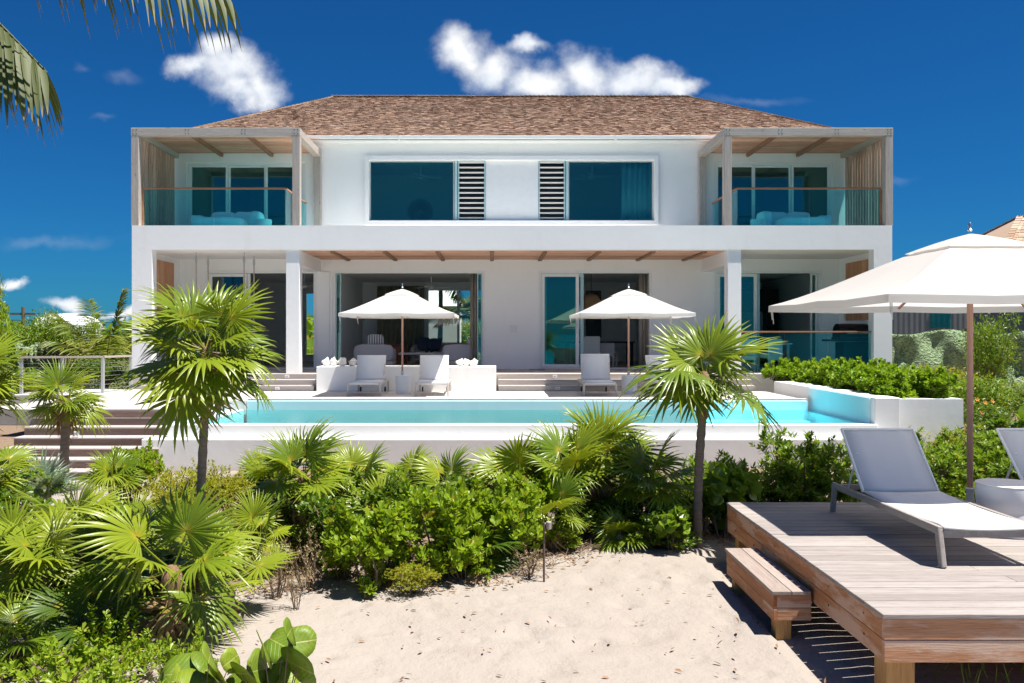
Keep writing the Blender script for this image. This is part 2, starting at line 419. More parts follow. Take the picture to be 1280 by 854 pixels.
# leaves
def leaf_mat(name, lo, hi, trans=0.40, rough=0.4, fan=False, tip=None, old=None):
    m, t = new_mat(name)
    if fan:
        rnd = t.add('ShaderNodeObjectInfo').outputs['Random']
    else:
        rnd = t.add('ShaderNodeNewGeometry').outputs['Random Per Island']
    n = t.noise(t.co, 1.7, 3)
    f = t.math('ADD', t.math('MULTIPLY', rnd, 0.65), t.math('MULTIPLY', n, 0.4), clamp=True)
    c = t.mix(f, lo, hi)
    if old: c = t.mix(t.smooth(rnd, 0.955, 0.97), c, old)
    if fan:
        rad = t.add('ShaderNodeAttribute', _attribute_name='rad').outputs['Fac']
        c = t.mix(t.smooth(rad, 0.0, 0.20, 0.85, 0), c, (0.42, 0.34, 0.03))
        c = t.mix(t.smooth(t.math('ADD', rad, t.math('MULTIPLY', t.noise(t.co, 14, 2), 0.16)), 0.96, 1.09, 0, 0.85), c, (0.34, 0.23, 0.08))
    b = principled(t, c, rough, 0.45)
    ct = t.mix(1.0, c, (1.25, 1.2, 0.6), mode='MULTIPLY')
    tr = t.add('ShaderNodeBsdfTranslucent', Color=ct)
    t.l.new(t.add('ShaderNodeMixShader', i0=trans, i1=b, i2=tr).outputs[0], t.out.inputs[0]); return m
leaf_mat('fan_leaf', (0.085, 0.16, 0.008), (0.29, 0.345, 0.020), 0.27, 0.34, fan=True)
leaf_mat('fan_leaf_dark', (0.045, 0.10, 0.010), (0.11, 0.18, 0.018), fan=True)
leaf_mat('fan_leaf_silver', (0.16, 0.24, 0.17), (0.24, 0.32, 0.24), fan=True)
leaf_mat('fan_leaf_dead', (0.24, 0.15, 0.07), (0.36, 0.25, 0.13), 0.15, fan=True)
leaf_mat('coco_leaf', (0.030, 0.055, 0.010), (0.10, 0.115, 0.022), 0.14, 0.6, fan=True)
leaf_mat('coco_leaf_far', (0.09, 0.145, 0.015), (0.24, 0.27, 0.035), 0.3, fan=True)
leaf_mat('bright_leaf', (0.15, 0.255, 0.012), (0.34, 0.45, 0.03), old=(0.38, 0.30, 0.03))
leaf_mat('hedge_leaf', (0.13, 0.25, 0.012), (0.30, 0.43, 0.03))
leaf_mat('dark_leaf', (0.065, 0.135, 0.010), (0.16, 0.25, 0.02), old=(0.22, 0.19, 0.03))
leaf_mat('mid_leaf', (0.09, 0.18, 0.010), (0.24, 0.345, 0.022), old=(0.30, 0.25, 0.03))
leaf_mat('yellow_leaf', (0.21, 0.24, 0.012), (0.40, 0.40, 0.03), old=(0.34, 0.19, 0.03))
leaf_mat('grape_leaf', (0.11, 0.20, 0.016), (0.25, 0.36, 0.03), rough=0.32)
leaf_mat('dry_leaf', (0.20, 0.14, 0.07), (0.38, 0.29, 0.15), 0.1, old=(0.12, 0.16, 0.03))
leaf_mat('litter_leaf', (0.13, 0.07, 0.035), (0.36, 0.22, 0.12), 0.05, 0.8)
m, t = new_mat('grape_big_leaf')
sx = t.add('ShaderNodeSeparateXYZ', Vector=t.co); ay = t.math('ABSOLUTE', sx.outputs[1])
vein = t.math('SUBTRACT', 1.0, t.smooth(ay, 0.0012, 0.0062))
fr = t.math('ABSOLUTE', t.math('SUBTRACT', t.math('FRACT', t.math('DIVIDE', t.math('SUBTRACT', sx.outputs[0], t.math('MULTIPLY', ay, 0.75)), 0.030)), 0.5))
vein = t.math('MAXIMUM', vein, t.math('MULTIPLY', t.math('SUBTRACT', 1.0, t.smooth(fr, 0.0, 0.12)), 0.6))
rnd = t.add('ShaderNodeObjectInfo').outputs['Random']
c = t.mix(t.math('ADD', t.math('MULTIPLY', rnd, 0.7), t.math('MULTIPLY', t.noise(t.co, 14, 5), 0.4)), (0.11, 0.21, 0.014), (0.30, 0.38, 0.028))
c = t.mix(t.math('MULTIPLY', vein, 0.85), c, (0.40, 0.44, 0.12)); c = t.mix(t.smooth(t.noise(t.co, 34, 4, 0.65), 0.60, 0.66), c, (0.22, 0.13, 0.04))
b = principled(t, c, 0.42, 0.4, normal=bump(t, t.math('ADD', t.math('MULTIPLY', vein, -0.7), t.noise(t.co, 30, 3)), 0.5, 0.004))
tr = t.add('ShaderNodeBsdfTranslucent', Color=t.mix(1.0, c, (1.25, 1.2, 0.6), mode='MULTIPLY'))
t.l.new(t.add('ShaderNodeMixShader', i0=0.35, i1=b, i2=tr).outputs[0], t.out.inputs[0])
m, t = new_mat('palm_bark')
n = t.noise(mapped(t, (6, 6, 30)), 1.4, 6, 0.7)
t.l.new(principled(t, t.mix(n, (0.12, 0.085, 0.06), (0.36, 0.29, 0.24)), 0.9, 0.1, normal=bump(t, n, 0.8, 0.02)).outputs[0], t.out.inputs[0])
m, t = new_mat('palm_fibre')
n = t.noise(mapped(t, (22, 22, 5)), 1.6, 6, 0.7)
t.l.new(principled(t, t.mix(n, (0.13, 0.065, 0.035), (0.42, 0.27, 0.17)), 0.95, 0.1, normal=bump(t, n, 1.0, 0.02)).outputs[0], t.out.inputs[0])
m, t = new_mat('twig_bark')
n = t.noise(t.co, 18, 4)
t.l.new(principled(t, t.mix(n, (0.10, 0.065, 0.045), (0.27, 0.20, 0.15)), 0.9, 0.1).outputs[0], t.out.inputs[0])
m, t = new_mat('camouflage_net')
vo = t.add('ShaderNodeTexVoronoi', Vector=t.vmath('ADD', mapped(t, (1, 1, 1.3)), mapped(t, (0.3, 0.3, 0.3), t.noise(t.co, 6, 3, out=1))), Scale=13.0, Randomness=1.0)
n = t.noise(t.co, 1.1, 5, 0.65)
c = t.mix(t.smooth(t.math('ADD', t.math('MULTIPLY', vo.outputs['Distance'], 0.8), t.math('MULTIPLY', n, 0.5)), 0.30, 0.80), (0.085, 0.14, 0.07), (0.27, 0.36, 0.20))
t.l.new(principled(t, c, 0.9, 0.1, normal=bump(t, vo.outputs['Distance'], 0.8, 0.08)).outputs[0], t.out.inputs[0])
m, t = new_mat('corrugated_sheet')
sx = t.add('ShaderNodeSeparateXYZ', Vector=t.co).outputs[0]
c = t.mix(t.noise(mapped(t, (1.5, 1, 0.3)), 2.0, 4), (0.07, 0.075, 0.085), (0.17, 0.17, 0.18))
t.l.new(principled(t, c, 0.5, 0.4, normal=bump(t, t.math('SINE', t.math('MULTIPLY', sx, 30.0)), 0.4, 0.02)).outputs[0], t.out.inputs[0])
# ================================================================== SETTING
GZ = -1.35
def ground_h(x, y):
    """height of the sand and the soil"""
    h = GZ + 0.045 * math.sin(x * 0.9 + 1.3) * math.sin(y * 0.8) + 0.02 * math.sin(x * 2.3 + y * 1.1)
    if 2.2 < x < 7 and 5 < y < 9.2: h -= 0.05
    if y > 30: h += min(0.5, (y - 30) * 0.02)
    return h
def on_ground(px, py):
    """(x, y) on the ground seen at a pixel of the photograph"""
    Y = FPX * (EYE - GZ) / (py - CY); return ((px - CX) * Y / FPX, Y)

xs = sorted(set([-700, -250, -90, -45, -28, -20, -15] + [-12 + 0.12 * i for i in range(0, 67)] + [-4 + 0.055 * i for i in range(0, 146)] + [4.1 + 0.15 * i for i in range(0, 60)] + [14, 18, 26, 40, 90, 250, 700]))
ys = sorted(set([-40, -20, -12, -8, -4, 0, 2, 3] + [3.5 + 0.055 * i for i in range(0, 120)] + [10.2 + 0.2 * i for i in range(0, 30)] + [17, 19, 22, 26, 32, 40, 60, 100, 250, 800]))
V = []; lit = []; scr = []
edge_pts = [(-20, 7.0), (-4.2, 7.2), (-2.4, 7.6), (-1.6, 8.1), (-0.7, 7.9), (0.0, 8.0), (0.9, 9.0), (1.6, 9.6), (2.4, 9.9), (3.0, 9.2), (20, 9.0)]
ex, ey = zip(*edge_pts)
rs = np.random.RandomState(3)
dents = [(rs.uniform(-4, 3), rs.uniform(4, 9.5), rs.uniform(0.09, 0.20), rs.uniform(0.008, 0.034)) for _ in range(85)]
for y in ys:
    for x in xs:
        z = ground_h(x, y)
        if -4 < x < 4 and 3.5 < y < 10:
            for (dx, dy, r, dp) in dents:
                d2 = ((x - dx) ** 2 + (y - dy) ** 2) / (r * r)
                if d2 < 6: z += dp * (-math.exp(-d2) * 1.3 + 0.55 * math.exp(-((math.sqrt(d2) - 1.35) ** 2) * 3.5))
        if y < -3: z = GZ - min(1.6, (-3 - y) * 0.16)
        V.append((x, y, z))
        d = y - float(np.interp(x, ex, ey))
        lit.append((0.05 if (x < -4.3 and 10.3 < y < 14.5) else max(0.0, min(1.0, 0.42 + d * 0.5))) if y > 3 else 0.0)
        scr.append(1.0 if (y > 30 or abs(x) > 30) and y > 5 else 0.0)
nx = len(xs)
Fq = [(j * nx + i, j * nx + i + 1, (j + 1) * nx + i + 1, (j + 1) * nx + i) for j in range(len(ys) - 1) for i in range(nx - 1)]
me = bpy.data.meshes.new('sand_ground'); me.from_pydata(V, [], Fq); me.update()
for nm, dat in (('litter', lit), ('scrub', scr)):
    a = me.attributes.new(nm, 'FLOAT', 'POINT'); a.data.foreach_set('value', dat)
me.polygons.foreach_set('use_smooth', [True] * len(me.polygons)); me.materials.append(M['sand'])
g = bpy.data.objects.new('sand_ground', me); COL.objects.link(g); tag(g, kind='structure')
b = MB(); b.add([(-900, -3000, -2.0), (900, -3000, -2.0), (900, -7.0, -2.0), (-900, -7.0, -2.0)], [(0, 1, 2, 3)])
tag(b.build('sea', M['sea_water']), kind='structure')

# terrace with the pool cut out of it
TZ = -0.386; WZ = -0.589
b = MB(); b.box(-5.1, 6.55, 18.0, 20.52, TZ - 0.3, TZ); b.box(-9.3, -5.662, 15.6, 21.2, TZ - 0.3, TZ); b.box(-5.662, -5.1, 17.62, 20.52, TZ - 0.3, TZ); b.box(-10.9, -9.3, 19.3, 21.2, TZ - 0.3, TZ)
tag(b.build('terrace', M['terrace_stone'], bevel=0.012), kind='structure')
b = MB(); b.box(7.16, 8.24, 15.51, 21.2, -1.4, -0.30); b.box(8.46, 9.6, 20.0, 21.2, -1.4, -0.31)
tag(b.build('planting_soil', M['twig_bark']), kind='structure')

# ------------------------------------------------------------------ pool
pool = thing('swimming_pool', 'white infinity pool with turquoise water in front of the house', 'pool', (0, 0, 0))
b = MB()
b.box(-5.09, 6.55, 17.70, 17.995, -1.9, TZ - 0.02)                         # far wall
b.box(6.552, 6.70, 15.10, 17.995, -1.9, -0.62)                            # right inner skin
b.box(-5.66, -5.12, 15.101, 17.61, -1.9, -0.575)                            # left wall
b.box(-5.12, 6.552, 15.10, 17.70, -2.0, -1.75)                             # floor
b.build('basin', M['pool_plaster'], pool)
b = MB(); b.box(-5.66, 6.72, 14.86, 15.10, -1.9, -0.592)
b.build('overflow_wall', M['white_concrete'], pool, bevel=0.015)
b = MB(); b.box(-6.0, 7.0, 14.60, 14.86, -1.9, -0.815)
b.build('catch_ledge', M['white_concrete'], pool, bevel=0.015)
b = MB(); b.box(-5.15, 6.6, 17.86, 18.02, TZ, TZ + 0.018)
b.build('coping', M['terrace_stone'], pool, bevel=0.005)
b = MB()
for k in range(4): b.box(4.35 + 0.0 * k, 6.55, 16.0 + 0.42 * k, 17.70, -1.75 if k == 0 else -1.27 + 0.16 * (k - 1), -1.27 + 0.16 * k)
b.box(2.6, 3.35, 15.6, 16.8, -1.75, -1.72)
b.build('underwater_steps', M['pool_plaster'], pool, bevel=0.01)
b = MB(); b.add([(-5.12, 15.098, WZ), (6.553, 15.098, WZ), (6.553, 17.70, WZ), (-5.12, 17.70, WZ)], [(0, 1, 2, 3)])
tag(b.build('pool_water', M['pool_water']), kind='structure')
# end wall and planters on the right
pw = thing('pool_end_wall', 'white wall with bright top closing the right end of the pool', 'wall')
b = MB(); b.box(6.70, 7.15, 14.95, 20.3, -1.9, -0.13); b.build('wall_block', M['white_stucco'], pw, bevel=0.015)
b = MB(); b.box(6.675, 6.70, 15.1, 18.0, -0.9, -0.15); b.build('plaster_face', M['pool_plaster'], pw)
pl = thing('garden_planter', 'low white box planter to the right of the pool end wall', 'planter')
b = MB(); b.wall(7.15, 8.45, -1.9, -0.18, 15.3, 15.5); b.wall(15.5, 20.9, -1.9, -0.18, 8.25, 8.45, axis='y')
b.build('planter_wall', M['white_stucco'], pl, bevel=0.012)

# ================================================================== HOUSE
house = thing('beach_house', 'white two storey beach house with shake roof and timber pergolas', 'house')
YF, YW = 21.33, 24.1            # front plane of the frame, main wall
XL, XR = -9.0, 10.0
# openings
DOORS = [(-8.09, -4.97), (-4.50, -0.20), (1.32, 4.52), (6.28, 9.30)]
b = MB(); b.wall(XL, XR, 0.0, 3.30, YW, YW + 0.28, [(a, c, -0.1, 2.78) for a, c in DOORS])
b.build('ground_floor_wall', M['white_stucco'], house)
UP = [(-8.62, -5.27, 3.3, 5.84), (-3.47, 4.58, 4.17, 5.90), (6.27, 9.62, 3.3, 5.84)]
b = MB(); b.wall(XL + 0.02, XR - 0.02, 3.30, 6.40, YW, YW + 0.28, UP)
b.build('upper_floor_wall', M['white_stucco'], house)
b = MB(); b.wall(YW + 0.28, 31.0, 0, 6.40, XL, XL + 0.28, axis='y'); b.wall(YW + 0.28, 31.0, 0, 6.40, XR - 0.28, XR, axis='y')
b.wall(XL + 0.28, XR - 0.28, 0, 6.40, 30.75, 31.0, [(-2.35, -0.12, 0.25, 2.62), (-6.75, -6.2, 0.2, 2.5)])
b.build('outer_wall', M['white_stucco'], house)
b = MB(); b.wall(YW + 0.28, 30.75, 0.0, 2.85, -4.86, -4.66, axis='y'); b.wall(YW + 0.28, 30.75, 0.0, 2.85, 0.5, 0.7, axis='y'); b.wall(YW + 0.28, 30.75, 0, 2.85, 5.2, 5.4, axis='y')
b.wall(YW + 0.28, 30.75, 3.3, 6.4, -4.9, -4.7, axis='y'); b.wall(YW + 0.28, 30.75, 3.3, 6.4, 5.7, 5.9, axis='y'); b.wall(YW + 0.28, 28, 3.3, 6.4, 0.5, 0.7, axis='y')
b.box(-4.7, 5.7, 28.0, 28.2, 3.3, 6.4)
b.build('partition_wall', M['inside_plaster'], house)
b = MB(); b.box(XL + 0.28, XR - 0.28, YW + 0.28, 30.75, 2.85, 3.3); b.box(XL + 0.28, XR - 0.28, YW + 0.28, 30.75, 6.2, 6.38)
b.build('room_ceiling', M['inside_plaster'], house)
b = MB(); b.box(XL, XR, 21.23, YW, -0.6, 0.0); b.box(XL, XR, YW, 31.0, -0.6, -0.002)
b.build('ground_floor', M['stair_stone'], house, bevel=0.01)
# fascia frame
b = MB(); b.wall(XL, XR, -0.45, 3.70, YF, YF + 0.30, [(XL + 0.5, XR - 0.46, -1, 3.10)])
b.build('frame_fascia', M['white_stucco'], house, bevel=0.012)
for x0 in (-5.16, 5.90):
    b = MB(); b.box(x0, x0 + 0.34, YF + 0.04, YF + 0.36, 0.0, 3.10); b.build('column', M['white_stucco'], house, bevel=0.012)
b = MB(); b.box(XL, -4.83, YF + 0.30, YW, 3.10, 3.3); b.box(5.91, XR, YF + 0.30, YW, 3.10, 3.3)
b.build('balcony_slab', M['white_stucco'], house)
b = MB(); b.box(-4.83, 5.91, YF + 0.30, YW, 3.14, 3.28); b.build('porch_roof', M['white_stucco'], house)
for x0 in (-5.13, 5.91):
    b = MB(); b.box(x0, x0 + 0.30, YF + 0.36, YW, 2.74, 3.098); b.build('porch_beam', M['white_stucco'], house)
for xa in (XL, XR - 0.2):
    b = MB(); b.box(xa, xa + 0.2, YF + 0.3, YW, -0.45, 3.10); b.build('porch_side_wall', M['white_stucco'], house)
# timber soffit
so = MB()
for i in range(17):
    y = YF + 0.31 + i * 0.162; so.box(-4.82, 5.90, y, y + 0.146, 3.09 - 0.002 * (i % 2), 3.125)
so.box(-4.82, 5.90, YF + 0.31, YW - 0.005, 3.127, 3.138)
sof = so.build('timber_soffit', M['ceiling_board'], house)
b = MB()
for x in (-4.05, -2.72, -1.38, 0.0, 1.35, 2.72, 4.1, 5.4): b.box(x - 0.05, x + 0.05, YF + 0.31, YW - 0.01, 3.045, 3.086)
b.build('rafter', M['shaded_rafter_wood'], sof)
# porch slat screens
for (xa, ya, yb, z0, name) in ((XL + 0.205, YF + 0.75, YW - 0.6, 1.2, 'l'), (XR - 0.255, YF + 0.35, YW - 0.55, 1.36, 'r')):
    b = MB(); n = 16
    for i in range(n):
        y = ya + (yb - ya) * i / n; b.box(xa, xa + 0.05, y, y + (yb - ya) / n * 0.78, z0, 2.93)
    s = b.build('slat_screen', M['cedar_slat'], house)
    if name == 'r':
        b = MB(); b.box(XR - 0.29, XR - 0.19, yb + 0.005, yb + 0.10, z0 - 0.05, 1.75); b.build('screen_box', M['white_stucco'], s)

# ---- doors of the ground floor
def frame_mb(x0, x1, z0, z1, y0, y1, wd, bottom=None):
    b = MB(); b.wall(x0, x1, z0, z1, y0, y1, [(x0 + wd, x1 - wd, z0 + (wd if bottom is None else bottom), z1 - wd)]); return b
def leaf(parent, x0, x1, y, z0, z1, g, frame='white_metal', wd=0.09, handle=None):
    f = frame_mb(x0, x1, z0, z1, y, y + 0.05, wd).build('sliding_door', M[frame], parent, bevel=0.004)
    b = MB(); b.box(x0 + wd, x1 - wd, y + 0.018, y + 0.030, z0 + wd, z1 - wd); b.build('pane', M[g], f)
    if handle is not None:
        b = MB(); b.bar((handle, y - 0.02, 0.95 + z0), (handle, y - 0.02, 1.25 + z0), 0.02, 0.03, (0, 1, 0)); b.build('handle', M['steel'], f)
    return f
for (a, c) in DOORS:
    b = frame_mb(a + 0.002, c - 0.002, 0.002, 2.778, YW + 0.03, YW + 0.22, 0.07, bottom=0.03); b.build('door_frame', M['white_metal'], house)
# left porch: two stacked leaves left of the opening
leaf(house, -8.01, -6.95, YW + 0.06, 0.04, 2.70, 'door_glass', handle=-7.02); leaf(house, -7.75, -6.86, YW + 0.13, 0.04, 2.70, 'door_glass')
# living room: leaf stack folded into the jambs
leaf(house, -0.42, -0.28, YW + 0.06, 0.04, 2.70, 'window_glass', 'teal_frame', 0.03, handle=-0.34)
leaf(house, -4.43, -4.28, YW + 0.10, 0.04, 2.70, 'window_glass', 'teal_frame', 0.03)
# dining room
leaf(house, 1.40, 2.46, YW + 0.06, 0.04, 2.70, 'window_glass', handle=2.41); leaf(house, 1.46, 2.60, YW + 0.13, 0.04, 2.70, 'window_glass', 'teal_frame')
# kitchen
leaf(house, 6.36, 7.50, YW + 0.06, 0.04, 2.70, 'window_glass', handle=7.45); leaf(house, 6.42, 7.60, YW + 0.13, 0.04, 2.70, 'window_glass', 'teal_frame')
leaf(house, 9.03, 9.22, YW + 0.10, 0.04, 2.70, 'window_glass', 'white_metal', 0.05)
# white jamb panel beside the living room
b = MB(); b.box(-4.93, -4.58, YW - 0.05, YW - 0.002, 0.0, 2.74); b.build('jamb_panel', M['white_stucco'], house, bevel=0.006)
# rear window of the living room
rw = frame_mb(-2.348, -0.122, 0.252, 2.618, 30.78, 30.86, 0.06)
rw.box(-1.26, -1.18, 30.785, 30.855, 0.312, 2.558); rwo = rw.build('rear_window', M['white_metal'], house)
b = MB(); b.box(-2.288, -1.26, 30.81, 30.822, 0.312, 2.558); b.box(-1.18, -0.182, 30.81, 30.822, 0.312, 2.558); b.build('pane', M['clear_glass'], rwo)
b = frame_mb(-6.748, -6.202, 0.202, 2.498, 30.78, 30.86, 0.05).build('rear_window', M['white_metal'], house)
# ---- upper window strip
x0, x1, z0, z1 = UP[1]
wf = frame_mb(x0 - 0.10, x1 + 0.10, z0 - 0.10, z1 + 0.10, YW - 0.10, YW + 0.26, 0.11)
wfo = wf.build('window_surround', M['white_stucco'], house, bevel=0.008)
def px2x(px, Y=YW): return (px - CX) * Y / FPX
for (pa, pb, side) in ((462.5, 568, 'l'), (711, 817, 'r')):
    f = frame_mb(px2x(pa) - 0.02, px2x(pb), z0 + 0.012, z1 - 0.012, YW + 0.05, YW + 0.11, 0.035).build('fixed_window', M['pale_aluminium'], house)
    b = MB(); b.box(px2x(pa) + 0.015, px2x(pb) - 0.035, YW + 0.07, YW + 0.082, z0 + 0.047, z1 - 0.047); b.build('pane', M['window_glass'], f)
for (pa, pb) in ((568.5, 571.5), (707.5, 710.5)):
    b = MB(); b.box(px2x(pa), px2x(pb), YW + 0.03, YW + 0.12, z0 + 0.013, z1 - 0.013); b.build('mullion', M['teal_frame'], house)
for (pa, pb) in ((572.5, 606.5), (673.5, 706.5)):
    a, c = px2x(pa), px2x(pb)
    f = frame_mb(a, c, z0 + 0.012, z1 - 0.012, YW + 0.02, YW + 0.12, 0.03).build('louvre_window', M['teal_frame'], house)
    b = MB(); n = 12
    for i in range(n):
        z = z0 + 0.10 + i * (z1 - z0 - 0.16) / (n - 1)
        b.obox(Matrix.Translation(((a + c) / 2, YW + 0.06, z)) @ Matrix.Rotation(R(-18), 4, 'X'), c - a - 0.07, 0.075, 0.014)
    b.build('slat', M['louvre_metal'], f)
    b = MB(); b.box(a + 0.03, c - 0.03, YW + 0.19, YW + 0.20, z0 + 0.05, z1 - 0.05); b.build('dark_screen', M['black_metal'], f)  # black sheet closing the gaps behind the slats
b = MB(); n = 8
b.box(px2x(607), px2x(673), YW + 0.045, YW + 0.085, z0 + 0.012, z1 - 0.012)
b.box(px2x(607), px2x(673), YW + 0.088, YW + 0.12, z0 + 0.013, z1 - 0.013)
b.build('white_panel', M['white_metal'], house)
# curtain behind the right upper window
def curtain_mb(xa, xb, y, za, zb, n=30, amp=0.035):
    b = MB(); vs = []; k = n * 4
    for i in range(k + 1):
        x = xa + (xb - xa) * i / k; dy = amp * math.sin(2 * math.pi * i / 4 * 0.5 + 0.4 * math.sin(i))
        vs += [(x, y + dy, za), (x, y + dy, zb)]
    return b.add(vs, [(2 * i, 2 * i + 2, 2 * i + 3, 2 * i + 1) for i in range(k)])
curt = []
def curtain(mat, label, *a, **kw):
    o = curtain_mb(*a, **kw).build('curtain', M[mat], smooth=True, sharp=None); o.modifiers.new('thickness', 'SOLIDIFY').thickness = 0.006
    return tag(o, label, 'curtain')
curtain('teal_curtain', 'pale curtain drawn to the right behind the upper right window', 3.72, 4.60, YW + 0.42, 3.6, 6.1, n=12)
curtain('curtain', 'beige curtain gathered at the right side of the living room opening', -0.62, -0.40, YW + 0.40, 0.03, 2.82, n=5)
curtain('curtain', 'beige curtain gathered at the right side of the dining room opening', 4.22, 4.50, YW + 0.40, 0.03, 2.82, n=6)
curtain('olive_curtain', 'olive curtain on the living room back wall beside the rear window', -4.1, -2.42, 30.5, 0.03, 2.7, n=20)
# ---- balcony doors, pergolas and balustrades
for sgn in (-1, 1):
    x0, x1 = (UP[0][0], UP[0][1]) if sgn < 0 else (UP[2][0], UP[2][1])
    fr = frame_mb(x0 + 0.002, x1 - 0.002, 3.302, 5.838, YW + 0.03, YW + 0.24, 0.07).build('balcony_door_frame', M['white_metal'], house)
    wdt = (x1 - x0 - 0.14) / 3
    for i in range(3):
        f = leaf(house, x0 + 0.07 + i * wdt + 0.003, x0 + 0.07 + (i + 1) * wdt - 0.003, YW + 0.06 + 0.06 * (i % 2), 3.375, 5.765, 'window_glass', 'white_metal', 0.055)
        f.name = 'balcony_door'
    # pergola
    xo, xi = (XL - 0.03, -4.80) if sgn < 0 else (XR + 0.03, 5.80)
    lo, hi = min(xo, xi), max(xo, xi)
    per = MB()
    for i in range(17):
        y = YF + 0.205 + i * 0.150; per.box(lo + 0.10, hi - 0.10, y, y + 0.138, 6.085 - 0.002 * (i % 2), 6.115)
    per.box(lo + 0.11, hi - 0.11, YF + 0.206, YW - 0.01, 6.118, 6.13)  # thin unseen sheet added over the boards to block sun through the gaps
    per = per.build('pergola_roof', M['ceiling_board'], house)
    b = MB(); b.box(lo, hi, YF + 0.005, YF + 0.20, 5.945, 6.145); b.build('front_beam', M['weathered_beam'], per, bevel=0.01)
    for xa in (xo - sgn * 0.0, xi):
        c = xa + (0.1 if xa == lo else -0.1)
        b = MB(); b.box(c - 0.098, c + 0.098, YF + 0.202, YW - 0.005, 5.947, 6.142); b.build('side_beam', M['weathered_beam_deep'], per, bevel=0.01)
    for k in (1, 2):
        xx = lo + (hi - lo) * k / 3; b = MB(); b.box(xx - 0.038, xx + 0.038, YF + 0.202, YW - 0.01, 5.99, 6.08); b.build('rafter', M['shaded_rafter_wood'], per)
    for (xa, ya) in ((xo, YF), (xi, YF), (xi, YW - 0.22)):
        c = xa + (0.1 if xa == lo else -0.1)
        if xa == xi: c += sgn * 0.0
        b = MB(); b.box(c - 0.095, c + 0.095, ya + 0.008 if ya == YF else ya + 0.02, ya + 0.197 if ya == YF else ya + 0.2, 3.301 if ya != YF else 3.702, 5.944); b.build('post', M['weathered_post'], per, bevel=0.008)
    b = MB()
    for (bx) in (lo + 0.1, lo + (hi - lo) / 3, lo + 2 * (hi - lo) / 3, hi - 0.1):
        for dx, dz in ((-.04, -.05), (.04, -.05), (-.04, .05), (.04, .05)):
            b.box(bx + dx - 0.009, bx + dx + 0.009, YF - 0.003, YF + 0.008, 6.045 + dz - 0.009, 6.045 + dz + 0.009)
    b.build('bolt', M['black_metal'], per)
    b = MB(); n = 15; xa = (xo + 0.06) if sgn < 0 else (xo - 0.085)
    for i in range(n):
        y = YF + 0.205 + i * (YW - YF - 0.23) / n; b.box(xa, xa + 0.045, y, y + (YW - YF - 0.23) / n * (0.60 if sgn < 0 else 0.76), 3.301, 5.94)
    b.build('slat_wall', M['slat_wood'], per)
    # balustrade
    gx0, gx1 = (XL + 0.18, -5.22) if sgn < 0 else (6.20, XR - 0.18)
    gi = gx1 if sgn < 0 else gx0; go = gx0 if sgn < 0 else gx1
    rail = MB(); rail.box(gx0, gx1, YF + 0.20, YF + 0.26, 4.64, 4.685); rail.box(gi - 0.03, gi + 0.03, YF + 0.262, YW - 0.12, 4.64, 4.685)
    rail = rail.build('handrail', M['rail_wood'], house, bevel=0.006)
    b = MB(); L = (gx1 - gx0) / 2
    b.box(gx0 + 0.01, gx0 + L - 0.01, YF + 0.222, YF + 0.236, 3.34, 4.638); b.box(gx0 + L + 0.01, gx1 - 0.02, YF + 0.222, YF + 0.236, 3.34, 4.638)
    b.box(gi - 0.007, gi + 0.007, YF + 0.26, YW - 0.14, 3.34, 4.638); b.build('glass_panel', M['rail_glass'], rail)
    b = MB(); b.box(go - 0.045 if sgn < 0 else go - 0.035, go + 0.035 if sgn < 0 else go + 0.045, YF + 0.20, YF + 0.265, 3.702, 4.637); b.build('end_post', M['rail_wood'], rail)
# ground floor balustrade of the right porch
rail = MB(); rail.box(6.26, XR - 0.47, YF + 0.12, YF + 0.18, 1.02, 1.06); rail = rail.build('handrail', M['rail_wood'], house, bevel=0.006)
b = MB()
for i in range(3):
    L = (XR - 0.47 - 6.28) / 3; b.box(6.28 + i * L + 0.012, 6.28 + (i + 1) * L - 0.012, YF + 0.142, YF + 0.156, 0.03, 1.018)
b.build('glass_panel', M['rail_glass'], rail)
# downlights in the porch ceilings
b = MB()
for x in (-8.2, -6.6, -5.7, 6.7, 7.6, 8.6):
    b.lathe([(0.05, 0), (0.05, 0.006)], (x, 22.6, 3.093), 14)
b.build('downlight', M['white_ceramic'], house)
